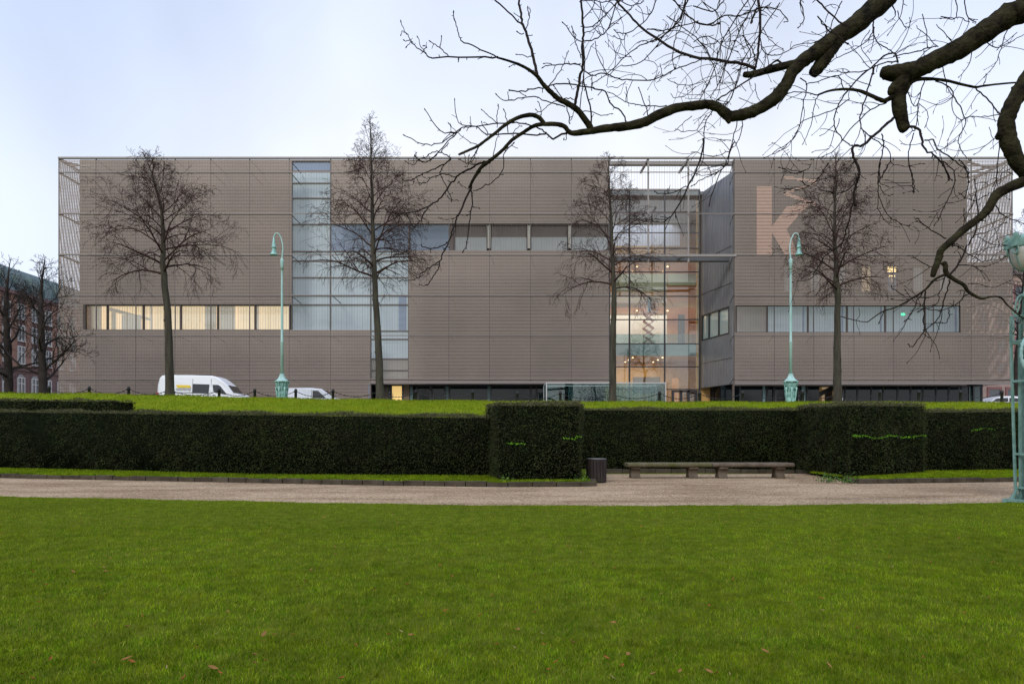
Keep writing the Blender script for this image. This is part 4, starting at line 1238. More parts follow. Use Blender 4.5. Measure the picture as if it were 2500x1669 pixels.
slab(bx_(1528), bx_(1734) - 0.006, M['stone_moss']); slab(bx_(1734) + 0.006, bx_(1931), M['stone'])
for x in (1550, 1690, 1762, 1901):
    mb = MB(); X = bx_(x)
    pr = [(-0.24, 0), (0.2, 0), (0.2, 0.05), (0.14, 0.12), (0.16, 0.22), (0.22, 0.31), (0.22, 0.342), (-0.26, 0.342), (-0.25, 0.29), (-0.17, 0.24), (-0.14, 0.16), (-0.17, 0.08), (-0.24, 0.05)]
    n = len(pr); y0 = 0.04
    vs = [(X - 0.14, y + y0, z) for y, z in pr] + [(X + 0.14, y + y0, z) for y, z in pr]
    mb.add(vs, [tuple(range(n)), tuple(range(2 * n - 1, n - 1, -1))] + [(i, i + n, (i + 1) % n + n, (i + 1) % n) for i in range(n)])
    mb.build("leg", M['stone'], bench, bevel=0.015)

DT = 19.0
bin_ = thing("litter_bin", "round litter bin of dark wooden slats beside the hedge block", "litter bin", (PX(1459, DT), DT + 0.25, 0))
for k in range(20):
    a = 2 * math.pi * k / 20 + 0.08
    mb = MB(); r = 0.265; w = 0.036
    c, s_ = math.cos(a), math.sin(a)
    t = Vector((-s_, c, 0)); rr = Vector((c, s_, 0)); tl = rng.uniform(-.006, .006); tp = 0.665 + rng.uniform(-.008, .008)
    vs = []
    for z, rad in ((0.03, r - 0.005), (tp, r + 0.004)):
        for q, d in ((-w, 0), (w, 0), (w, 0.02), (-w, 0.02)):
            p = rr * (rad + d + tl) + t * q; vs.append((p.x, p.y, z))
    mb.add(vs, [(0, 3, 2, 1), (4, 5, 6, 7), (0, 1, 5, 4), (1, 2, 6, 5), (2, 3, 7, 6), (3, 0, 4, 7)])
    mb.build("slat", M['wood_slat'], bin_)
mb = MB(); mb.lathe([(0.25, 0.0), (0.255, 0.60)], n=24); mb.build("liner", M['rubber'], bin_)
mb = MB()
mb.tube([(0.262 * math.cos(a), 0.262 * math.sin(a), 0.665) for a in [2 * math.pi * k / 32 for k in range(33)]], 0.016, 6, False); mb.build("rim", M['zinc'], bin_)

# ------------------------------------------------------------------ hedges
def hedge(name, label, quads, z1s, dens=1150, leaf=0.046, group=None, lime=None, z0=0.05):
    """quads: footprint corners front-left, front-right, back-right, back-left; z1s the height at each corner"""
    (fl, fr, br, bl) = [np.array(q, float) for q in quads]
    za, zb, zc, zd = z1s
    pts, nor = [], []
    def face(p0, p1, h0, h1, dn, nscale=1.0):
        L_ = np.linalg.norm(p1 - p0); n = int(L_ * max(h0, h1) * dn)
        if n < 1: return
        u = nrg.uniform(0, 1, n); v = nrg.uniform(0, 1, n)
        h = h0 + (h1 - h0) * u
        p = p0[None] + (p1 - p0)[None] * u[:, None]
        z = z0 + (h - z0) * v
        d = (p1 - p0) / L_; nn_ = np.array([d[1], -d[0], 0.0])
        pts.append(np.column_stack([p, z])); nor.append(np.tile(nn_, (n, 1)))
    face(fl, fr, za, zb, dens); face(fr, br, zb, zc, dens); face(br, bl, zc, zd, dens * 0.35); face(bl, fl, zd, za, dens)
    area = abs(np.cross(fr - fl, bl - fl)); n = int(area * dens * 0.8)
    u = nrg.uniform(0, 1, n); v = nrg.uniform(0, 1, n)
    p = (fl[None] * ((1 - u) * (1 - v))[:, None] + fr[None] * (u * (1 - v))[:, None] + br[None] * (u * v)[:, None] + bl[None] * ((1 - u) * v)[:, None])
    z = za * (1 - u) * (1 - v) + zb * u * (1 - v) + zc * u * v + zd * (1 - u) * v
    pts.append(np.column_stack([p, z])); nor.append(np.tile([0, 0, 1.0], (n, 1)))
    ntop = n
    p = np.concatenate(pts); nr = np.concatenate(nor); n = len(p)
    lump = 0.035 * np.sin(p[:, 0] * 2.1 + p[:, 2] * 1.7 + p[:, 1]) + 0.03 * np.sin(p[:, 0] * 5.3 - p[:, 2] * 4.1) * np.sin(p[:, 2] * 6.1 + p[:, 1] * 3)
    for q in range(int(n / 900)):                     # thin spots where the clipped face falls back
        c = p[nrg.integers(0, n)]; d2 = ((p - c) ** 2 * np.array([1, 1, 1.6])).sum(1); rr_ = nrg.uniform(0.05, 0.16)
        lump = lump - np.where(d2 < (3 * rr_) ** 2, nrg.uniform(0.03, 0.075) * np.exp(-d2 / rr_ ** 2), 0)
    p = p + nr * (lump + nrg.normal(0, 0.032, n))[:, None]
    # leaf quads
    a = nrg.normal(0, 1, (n, 3)); a /= np.linalg.norm(a, axis=1, keepdims=True)
    b = np.cross(a, nr + 0.6 * nrg.normal(0, 1, (n, 3))); b /= np.linalg.norm(b, axis=1, keepdims=True) + 1e-9
    ln = leaf * nrg.uniform(0.6, 1.5, n)[:, None]; wd = leaf * 0.48 * nrg.uniform(0.6, 1.4, n)[:, None]
    v = np.stack([p - a * ln * .5, p + b * wd * .5, p + a * ln * .5, p - b * wd * .5], 1)
    f = np.arange(n * 4)
    tone = np.clip(nrg.beta(1.6, 3.2, n), 0, 1)
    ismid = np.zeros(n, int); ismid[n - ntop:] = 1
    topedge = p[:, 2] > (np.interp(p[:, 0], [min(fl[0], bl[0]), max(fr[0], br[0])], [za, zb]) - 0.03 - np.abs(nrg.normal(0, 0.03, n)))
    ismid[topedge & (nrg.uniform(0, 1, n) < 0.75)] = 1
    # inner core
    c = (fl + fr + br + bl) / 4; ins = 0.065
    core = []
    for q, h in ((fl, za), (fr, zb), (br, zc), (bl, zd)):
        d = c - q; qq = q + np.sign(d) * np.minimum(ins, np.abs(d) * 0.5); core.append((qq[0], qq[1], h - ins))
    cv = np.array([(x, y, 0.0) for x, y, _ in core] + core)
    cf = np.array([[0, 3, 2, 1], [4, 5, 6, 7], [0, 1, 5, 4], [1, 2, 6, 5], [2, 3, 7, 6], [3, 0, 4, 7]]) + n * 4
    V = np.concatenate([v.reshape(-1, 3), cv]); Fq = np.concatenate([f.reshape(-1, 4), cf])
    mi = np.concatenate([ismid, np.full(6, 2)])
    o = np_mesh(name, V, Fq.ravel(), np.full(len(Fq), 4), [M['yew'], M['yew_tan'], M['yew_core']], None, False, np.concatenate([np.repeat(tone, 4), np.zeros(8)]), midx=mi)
    tag(o, label, "hedge", group)
    if lime:  # thin green line of light, imitated with bright lime leaf quads
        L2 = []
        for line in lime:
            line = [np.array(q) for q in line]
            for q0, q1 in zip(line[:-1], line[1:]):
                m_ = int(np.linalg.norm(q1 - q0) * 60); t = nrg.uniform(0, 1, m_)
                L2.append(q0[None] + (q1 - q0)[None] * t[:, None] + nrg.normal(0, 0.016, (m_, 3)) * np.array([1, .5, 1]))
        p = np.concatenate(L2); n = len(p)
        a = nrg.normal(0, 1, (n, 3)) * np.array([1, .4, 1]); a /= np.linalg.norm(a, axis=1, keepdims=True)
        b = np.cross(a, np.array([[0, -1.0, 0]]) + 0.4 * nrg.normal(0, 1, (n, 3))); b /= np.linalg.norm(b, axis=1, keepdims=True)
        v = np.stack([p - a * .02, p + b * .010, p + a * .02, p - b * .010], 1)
        np_mesh("lime_light_line", v.reshape(-1, 3), np.arange(n * 4), np.full(n, 4), M['lime'], o, False, np.repeat(nrg.uniform(0, 1, n), 4))
    return o


HG = "clipped yew hedges round the lawn"
hedge("clipped_hedge", "long dark clipped hedge running out of frame left behind the grass verge", [(-7.4, 20.8), (-0.45, 20.2), (-0.3, 22.0), (-7.0, 22.8)], (2.0, 1.9, 1.9, 2.0), group=HG)
o1 = bpy.data.objects["clipped_hedge"]
hl = hedge("clipped_hedge", "x", [(-24.5, 27.2), (-7.38, 20.8), (-6.98, 22.8), (-24, 29.2)], (2.32, 2.0, 2.0, 2.32), group=HG)
# join the two straight stretches into one hedge
bm = bmesh.new(); bm.from_mesh(o1.data); bm.from_mesh(hl.data); bm.to_mesh(o1.data); bm.free(); bpy.data.objects.remove(hl)
Dc1 = 18.38
lm = lambda x, y, D: P(x, y, D - 0.05)
hedge("hedge_block", "tall square hedge block left of the litter bin with a broken green light line done in leaves", [(PX(1216, Dc1), Dc1), (PX(1420, Dc1), Dc1), (2.3, 21.6), (-0.58, 21.9)], (2.20, 2.18, 2.28, 2.30), group=HG,
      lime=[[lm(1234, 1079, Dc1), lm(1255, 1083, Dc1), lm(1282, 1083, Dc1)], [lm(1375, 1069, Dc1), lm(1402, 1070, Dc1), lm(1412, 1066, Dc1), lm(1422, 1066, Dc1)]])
hedge("clipped_hedge", "dark clipped hedge behind the long stone bench", [(2.2, 24.25), (10.7, 24.25), (10.9, 26.2), (2.2, 26.2)], (2.26, 2.26, 2.26, 2.26), group=HG)
R0, R1 = np.array((9.9, 19.55)), np.array((13.45, 21.75))
hedge("hedge_block", "tall hedge block right of the bench with a continuous green light line done in leaves", [tuple(R0), tuple(R1), (13.6, 25.6), (10.35, 24.2)], (2.24, 2.30, 2.36, 2.36), group=HG,
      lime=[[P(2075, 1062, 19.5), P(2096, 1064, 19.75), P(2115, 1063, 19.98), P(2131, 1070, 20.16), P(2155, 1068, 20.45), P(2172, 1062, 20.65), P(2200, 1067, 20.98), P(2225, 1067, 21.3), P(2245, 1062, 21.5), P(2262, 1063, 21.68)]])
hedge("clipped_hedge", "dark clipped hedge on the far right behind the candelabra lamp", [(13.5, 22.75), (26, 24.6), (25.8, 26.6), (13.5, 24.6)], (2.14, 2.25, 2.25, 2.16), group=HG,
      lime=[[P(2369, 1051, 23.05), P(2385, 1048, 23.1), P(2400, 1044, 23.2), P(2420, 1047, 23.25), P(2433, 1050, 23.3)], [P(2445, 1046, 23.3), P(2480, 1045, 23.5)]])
hedge("low_hedge", "low dark hedge on the grass bank at the far left", [(-26.5, 31.3), (-17.75, 31.0), (-17.5, 32.4), (-26.5, 32.8)], (2.95, 2.88, 2.88, 2.95), dens=300, leaf=0.08, group=HG, z0=1.3)

# weeds at the kerb corner
def weed(x, y, label):
    n = 140
    p = np.column_stack([nrg.normal(x, 0.13, n), nrg.normal(y, 0.07, n), np.abs(nrg.normal(0.0, 0.10, n)) + 0.03])
    a = nrg.normal(0, 1, (n, 3)); a[:, 2] = np.abs(a[:, 2]) + .3; a /= np.linalg.norm(a, axis=1, keepdims=True)
    b = np.cross(a, nrg.normal(0, 1, (n, 3))); b /= np.linalg.norm(b, axis=1, keepdims=True)
    v = np.stack([p - a * .03, p + b * .016, p + a * .04, p - b * .016], 1)
    o = np_mesh("weed_plant", v.reshape(-1, 3), np.arange(n * 4), np.full(n, 4), M['weed'], None, False, np.repeat(nrg.uniform(0, 1, n), 4))
    tag(o, label, "weed", "weeds along the kerb")
weed(9.45, 18.85, "leafy weeds at the kerb corner before the right hedge block")
weed(9.1, 19.2, "low weeds in gravel just left of the right kerb corner")
weed(0.05, 18.0, "small weeds at the foot of the left hedge block, its left corner")
weed(2.05, 18.05, "small weeds at the left hedge block's right corner by the bin")

# ------------------------------------------------------------------ trees
def grow_tree(name, label, base, trunk_px, D, r0, R, lowfrac, seed, group, nprim=34, droop=0.5, dens=(8, 7, 2), mats=None, rmin=0.0085, cat="tree", up0=25, up1=70, first=None, jit=(0.085, 0.10)):
    first = first or lowfrac
    rs = random.Random(seed)
    root = thing(name, label, cat, base, 0, group)
    tp = [P(x, y, D) for x, y in trunk_px]
    tp[0] = Vector((tp[0].x, D, base[2] - 0.1))
    # resample the trunk
    seg = [0.0]
    for a, b in zip(tp[:-1], tp[1:]): seg.append(seg[-1] + (b - a).length)
    N = 22; tr = []
    for i in range(N + 1):
        s_ = seg[-1] * i / N
        k = max(j for j in range(len(seg)) if seg[j] <= s_ + 1e-6); k = min(k, len(tp) - 2)
        t = (s_ - seg[k]) / (seg[k + 1] - seg[k]); p = tp[k].lerp(tp[k + 1], t)
        p += Vector((rs.uniform(-1, 1), rs.uniform(-1, 1), 0)) * 0.035 * (0.4 if i < 8 else 1)
        tr.append(p)
    H = seg[-1]
    tr_r = [max(0.015, r0 * (1.25 if i == 0 else 1.0) * (1 - 0.35 * min(1, i / N / lowfrac)) if i / N < lowfrac else r0 * 0.62 * (1 - (i / N - lowfrac) / (1 - lowfrac)) ** 1.1 + 0.012) for i in range(N + 1)]
    mb = MB(); mb.tube(tr, tr_r, 12)
    for q in range(9):                                     # burrs on the trunk
        i = rs.randrange(2, int(N * lowfrac)); a = rs.uniform(0, 6.28); p = tr[i] + Vector((math.cos(a), math.sin(a), 0)) * tr_r[i] * 0.8
        mb.tube([p - Vector((0, 0, .12)), p, p + Vector((0, 0, .12))], [tr_r[i] * .12, tr_r[i] * .38, tr_r[i] * .12], 6)
    mb.build("trunk", mats[0], root, ws=True)
    T = Tubes()
    UP = Vector((0, 0, 1))
    def perp(d):
        v = Vector((rs.gauss(0, 1), rs.gauss(0, 1), rs.gauss(0, 1))); v -= d * v.dot(d); return v.normalized()
    def branch(p, d, L_, r, lev, drp, n):
        pts, rad = [p.copy()], [r]
        st = L_ / (n - 1); d = d.normalized()
        for i in range(1, n):
            t = i / (n - 1)
            d = (d + Vector((rs.gauss(0, 1), rs.gauss(0, 1), rs.gauss(0, 1))) * (jit[0] if lev < 2 else jit[1]) + UP * (-drp * 0.34 * (t if lev < 2 else 1))).normalized()
            p = p + d * st; pts.append(p.copy()); rad.append(max(rmin * 0.75, r * (1 - 0.8 * t)))
        T.add(pts, rad, 6 if lev == 0 else (4 if lev == 1 else 3))
        if lev >= len(dens): return
        m = dens[lev]; m = m + rs.randrange(-1, 2) if m > 2 else m
        m = max(2, round(m * min(1.0, L_ / (0.62 * R, 0.26 * R, 0.09 * R)[min(lev, 2)])))
        for c in range(m):
            u = 0.22 + 0.78 * (c + rs.random()) / m; u = min(u, 0.99)
            k = u * (n - 1); i = min(int(k), n - 2); q = pts[i].lerp(pts[i + 1], k - i)
            pd = (pts[i + 1] - pts[i]).normalized()
            ang = math.radians(rs.uniform(28, 62))
            cd = pd * math.cos(ang) + perp(pd) * math.sin(ang)
            cl = L_ * (0.66 - 0.28 * u) * rs.uniform(0.7, 1.25)
            branch(q, cd, cl, max(rmin, (r * (1 - 0.8 * u)) * 0.62), lev + 1, drp * rs.uniform(0.6, 1.3), 6 if lev == 0 else 5)
    az = rs.uniform(0, 6.28)
    for c in range(nprim):
        h = (c + rs.uniform(-.3, .3)) / nprim; h = min(max(h, 0), 0.985)
        f = first + (1 - first) * h ** 1.05
        k = f * N; i = min(int(k), N - 1); q = tr[i].lerp(tr[i + 1], k - i)
        az += 2.4 + rs.uniform(-.35, .35)
        el = math.radians(up0 + (up1 - up0) * h + rs.uniform(-9, 9))
        d = Vector((math.cos(az) * math.cos(el), math.sin(az) * math.cos(el), math.sin(el)))
        shape = (0.82 + 0.8 * h if h < 0.2 else (0.92 * (1 - (h - 0.2) / 0.8) ** 0.95)) + 0.10
        L_ = R * 1.08 * shape * rs.uniform(0.8, 1.15)
        branch(q, d, L_, max(0.02, tr_r[i] * 0.42 * (0.65 + 0.35 * (1 - h))), 0, droop * (1 - 0.9 * h), 9)
    T.build("crown", mats[1], root, ws=True)
    return root


TB = [M['bark'], M['twig']]
TG = "bare lindens in front of the museum"
DTr = 38.0
def tbase(px): return (PX(px, DTr), DTr, float(ground_z(PX(px, DTr), DTr)))
grow_tree("linden_tree", "bare linden standing before the white delivery van", tbase(415), [(415, 985), (414, 900), (409, 760), (402, 700), (398, 640), (396, 520), (380, 450), (362, 400), (348, 372)], DTr, 0.245, 3.15, 0.50, 3, TG, mats=TB)
grow_tree("linden_tree", "bare linden before the tall frosted glazing, tallest of the four", tbase(928), [(929, 985), (926, 900), (921, 780), (916, 700), (912, 600), (908, 480), (906, 380), (903, 284)], DTr, 0.235, 2.95, 0.43, 8, TG, mats=TB, nprim=40)
grow_tree("linden_tree", "bare linden with sparse crown before the glazed atrium", tbase(1495), [(1495, 985), (1496, 880), (1498, 760), (1498, 690), (1494, 600), (1491, 500), (1487, 430), (1486, 376)], DTr, 0.21, 2.95, 0.46, 15, TG, mats=TB, nprim=28, dens=(8, 7, 2), droop=0.6)
grow_tree("linden_tree", "bare linden right of the right lamp post before the pale letters", tbase(2045), [(2045, 985), (2044, 900), (2044, 780), (2045, 720), (2040, 640), (2038, 520), (2040, 430), (2040, 372)], DTr, 0.23, 2.85, 0.44, 21, TG, mats=TB, nprim=36)
# pruned trees on the left and a bare tree far right
DB_ = [M['dark_bark'], M['dark_bark']]
for x, lab, sd_ in ((105, "dark pruned tree nearest the museum's left corner", 31), (21, "dark pruned tree at the left edge of the photo", 32)):
    Dp = 46.0
    grow_tree("pruned_tree", lab, (PX(x, Dp), Dp, 2.83), [(x + 1, 990), (x, 930), (x - 2, 860), (x - 6, 760), (x - 4, 690), (x + 6, 628)], Dp, 0.29, 3.7, 0.6, sd_, "pruned trees before the red brick building", nprim=17, droop=-0.6, dens=(7, 5, 3), mats=DB_, rmin=0.012, up0=24, up1=62, first=0.2, jit=(0.16, 0.2))
Dp = 72.0
grow_tree("bare_tree", "large bare tree behind the right candelabra lamp", (PX(2500, Dp), Dp, 2.9), [(2484, 1000), (2482, 900), (2490, 800), (2500, 700), (2505, 600), (2510, 520)], Dp, 0.42, 6.5, 0.35, 41, None, nprim=34, droop=0.7, dens=(8, 6, 3), mats=DB_, rmin=0.014)

n = 26000
cxs = nrg.uniform(-95, 95, 46); ks = nrg.integers(0, 46, n)
hh = 11 + 5 * np.sin(cxs * 1.7); u = nrg.normal(0, 1, (n, 3)) * np.array([2.6, 2.6, 0.24])
p = np.column_stack([cxs[ks] + u[:, 0], -62 + 6 * np.cos(cxs[ks]) + u[:, 1], np.clip(hh[ks] * (0.62 + u[:, 2]), 0.5, None)])
a = nrg.normal(0, 1, (n, 3)) + np.array([0, 0, 0.8]); a /= np.linalg.norm(a, axis=1, keepdims=True)
b = np.cross(a, nrg.normal(0, 1, (n, 3))); b /= np.linalg.norm(b, axis=1, keepdims=True)
v = np.stack([p - a * 1.1, p + b * .05, p + a * 1.1, p - b * .05], 1).reshape(-1, 3)
tv = np.concatenate([[(x - .3, -62 + 6 * math.cos(x), 0), (x + .3, -62 + 6 * math.cos(x), 0), (x + .12, -62 + 6 * math.cos(x), h), (x - .12, -62 + 6 * math.cos(x), h)] for x, h in zip(cxs, hh)])
nq = n + len(cxs)
fb_ = np_mesh("far_wood", np.concatenate([v, tv]), np.arange(nq * 4), np.full(nq, 4), M['twig'], None, False, None)
tag(fb_, "belt of bare brown trees across the lawn mirrored in the glass", "trees", kind="stuff")

# ------------------------------------------------------------------ the tree overhanging from the right
ft = thing("overhanging_tree", "bare old tree reaching in from the right with gnarled dark limbs over the lawn", "tree", (9.4, 8.6, 0.03))
VIEW = {'A': (950, 0, 2.936), 'B': (1700, 0, 2.936), 'C': (1900, 400, 3.485), 'E': (950, 350, 4.2375), 'G': (1200, 350, 2.4125), 'N': (0, 0, 1.0)}
known = []                                   # (px, py, D) of everything traced so far


def depth_at(px, py, default, reach=22):
    best, bd = default, reach
    for x, y, d in known:
        q = math.hypot(x - px, y - py)
        if q < bd: bd, best = q, d
    return best


def catmull(pts, rad, sub):
    P_, R_ = [], []
    n = len(pts)
    for i in range(n - 1):
        p0, p1, p2, p3 = pts[max(i - 1, 0)], pts[i], pts[i + 1], pts[min(i + 2, n - 1)]
        for k in range(sub):
            t = k / sub
            P_.append(0.5 * ((2 * p1) + (p2 - p0) * t + (2 * p0 - 5 * p1 + 4 * p2 - p3) * t * t + (3 * p1 - p0 - 3 * p2 + p3) * t ** 3))
            R_.append(rad[i] + (rad[i + 1] - rad[i]) * t)
    P_.append(pts[-1]); R_.append(rad[-1])
    return P_, R_


def trace(view, pts, D0_=None, slope=None, w=None, ends=(10, 5)):
    ox, oy, s_ = VIEW[view]
    px = [(ox + p[0] / s_, oy + p[1] / s_) for p in pts]
    ws = [(p[2] if len(p) > 2 else None) for p in pts]
    n = len(pts)
    if ws[0] is None: ws[0] = ends[0]
    if ws[-1] is None: ws[-1] = ends[1]
    idx = [i for i in range(n) if ws[i] is not None]
    ws = list(np.interp(range(n), idx, [ws[i] for i in idx]))
    d0 = depth_at(*px[0], D0_ if D0_ else 7.6)
    if slope is None: slope = rng.uniform(-0.22, 0.22)
    L_ = 0; out, rad = [], []
    for i in range(n):
        if i: L_ += math.hypot(px[i][0] - px[i - 1][0], px[i][1] - px[i - 1][1])
        d = d0 + slope * L_ / 100.0
        out.append(P(px[i][0], px[i][1], d)); rad.append(ws[i] / s_ * d / F / 2)
        known.append((px[i][0], px[i][1], d))
        if i:
            for t in (0.25, 0.5, 0.75):
                known.append((px[i - 1][0] + (px[i][0] - px[i - 1][0]) * t, px[i - 1][1] + (px[i][1] - px[i - 1][1]) * t, d))
    return out, rad


def limb(view, pts, D0_, slope, name="limb", n=14, rough=0.06, parent=None):
    o, r = trace(view, pts, D0_, slope)
    o, r = catmull(o, r, 5)
    rr = [q * (1 + rng.uniform(-rough, rough)) for q in r]
    o = [p + Vector((rng.uniform(-1, 1), rng.uniform(-1, 1), rng.uniform(-1, 1))) * q * 0.05 for p, q in zip(o, r)]
    # rounded end
    d = (o[-1] - o[-2]).normalized()
    o += [o[-1] + d * rr[-1] * 0.45, o[-1] + d * rr[-1] * 0.6]; rr += [rr[-1] * 0.8, rr[-1] * 0.35]
    mb = MB(); mb.tube(o, rr, n)
    for q in range(max(1, len(o) // 6)):                  # knots
        i = rng.randrange(1, len(o) - 3); a = Vector((rng.gauss(0, 1), rng.gauss(0, 1), rng.gauss(0, 1))); t = (o[i + 1] - o[i]).normalized(); a = (a - t * a.dot(t)).normalized()
        c = o[i] + a * rr[i] * 0.72
        mb.tube([c - t * rr[i] * .5, c, c + t * rr[i] * .5], [rr[i] * .15, rr[i] * rng.uniform(.32, .5), rr[i] * .15], 7)
    return mb.build(name, M['limb'], parent or ft, ws=True)


mb = MB(); mb.tube([(9.4, 8.6, -0.1), (9.35, 8.6, 0.5), (9.25, 8.55, 2.5), (9.2, 8.55, 5.0), (9.3, 8.5, 7.5), (9.5, 8.5, 9.5), (9.9, 8.4, 12.0)], [0.62, 0.5, 0.43, 0.41, 0.36, 0.27, 0.12], 18)
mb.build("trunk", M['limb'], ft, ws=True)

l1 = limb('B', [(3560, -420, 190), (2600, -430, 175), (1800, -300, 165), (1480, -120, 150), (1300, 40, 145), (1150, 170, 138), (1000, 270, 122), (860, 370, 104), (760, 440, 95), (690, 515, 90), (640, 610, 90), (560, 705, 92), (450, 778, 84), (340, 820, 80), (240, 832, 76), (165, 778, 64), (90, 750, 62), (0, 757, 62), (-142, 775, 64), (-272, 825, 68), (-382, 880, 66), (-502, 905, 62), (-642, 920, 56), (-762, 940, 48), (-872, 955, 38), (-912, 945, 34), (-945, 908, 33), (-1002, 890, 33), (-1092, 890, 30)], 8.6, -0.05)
limb('B', [(1010, 290, 100), (940, 390, 98), (885, 470, 92), (845, 520, 78)], 7.9, 0.02, parent=l1)
limb('B', [(735, 450, 58), (620, 475, 55), (500, 508, 50), (400, 533, 46), (345, 535, 40)], 7.9, 0.05, parent=l1)
limb('B', [(215, 810, 50), (225, 850, 44), (235, 878, 26)], 7.9, 0, parent=l1)
limb('A', [(1110, 888, 30), (1040, 903, 28), (970, 945, 26), (880, 1005, 25), (818, 1072, 24), (765, 1118, 25), (712, 1160, 27), (655, 1205, 25), (610, 1275, 21), (575, 1345, 19)], None, 0.1, parent=l1)
limb('A', [(1112, 886, 30), (1080, 848, 31), (1030, 826, 31), (960, 832, 28), (890, 860, 27), (820, 905, 25), (760, 955, 22), (700, 1000, 21), (640, 1045, 20), (560, 1082, 17), (500, 1108, 16)], None, -0.15, parent=l1)
limb('A', [(1445, 920, 46), (1400, 850, 44), (1345, 785, 42), (1280, 742, 40), (1215, 710, 37), (1150, 652, 33), (1100, 600, 30), (1060, 545, 26), (1000, 500, 22), (930, 463, 19), (850, 435, 16), (780, 415, 14)], None, -0.2, parent=l1)
l2 = limb('B', [(3420, 300, 190), (2900, 40, 185), (2500, 30, 172), (2349, 78, 168), (2250, 110, 162), (2150, 170, 158), (2000, 275, 148), (1850, 368, 138), (1700, 440, 128), (1600, 488, 124), (1490, 520, 128), (1400, 525, 112), (1345, 518, 84)], 7.6, 0.02)
limb('B', [(1490, 535, 112), (1455, 620, 104), (1452, 740, 95), (1468, 840, 86), (1492, 920, 74)], 7.8, 0.02, parent=l2)
limb('B', [(1435, 600, 60), (1405, 640, 62), (1395, 668, 44)], 7.8, 0, parent=l2)
limb('B', [(1492, 665, 42), (1535, 592, 36), (1600, 568, 26), (1700, 568, 22), (1800, 580, 20), (1900, 605, 18), (2000, 625, 17), (2060, 616, 15), (2200, 600, 13), (2340, 590, 11)], 7.8, 0.05, parent=l2)
limb('B', [(1412, 690, 36), (1345, 722, 32), (1262, 690, 26), (1170, 652, 23), (1070, 640, 19), (960, 650, 16), (870, 682, 12)], 7.8, 0.1, parent=l2)
l3 = limb('B', [(3420, 500, 165), (2900, 260, 150), (2600, 330, 130), (2440, 480, 118), (2330, 640, 112), (2255, 770, 106), (2222, 880, 110), (2232, 980, 110), (2268, 1090, 104), (2318, 1185, 96), (2368, 1250, 88), (2350, 1295, 80), (2250, 1340, 74), (2165, 1388, 70), (2122, 1440, 62), (2090, 1500, 62), (2030, 1560, 56), (1930, 1635, 51), (1840, 1715, 49), (1755, 1795, 46), (1740, 1850, 47), (1708, 1930, 42), (1695, 1976, 34)], 7.0, 0.01)
limb('B', [(2225, 900, 60), (2180, 960, 56), (2165, 985, 40)], 7.1, 0, parent=l3)
limb('C', [(1400, 840, 40), (1422, 860, 40), (1430, 930, 38), (1500, 985, 32), (1580, 1030, 30), (1620, 1090, 27), (1730, 1145, 22), (1800, 1130, 15), (1890, 1135, 14), (1950, 1200, 13), (2030, 1270, 12), (2080, 1310, 11), (2140, 1340, 9)], None, -0.05, parent=l3)
limb('C', [(1425, 938, 24), (1330, 985, 21), (1250, 1070, 18), (1130, 1150, 15), (1000, 1220, 12), (900, 1250, 11), (820, 1300, 10), (760, 1345, 9)], None, 0.1, parent=l3)

TW = [[], [], []]
def tw(g, view, pts, ends=(9, 5)): TW[g].append((view, pts, ends))
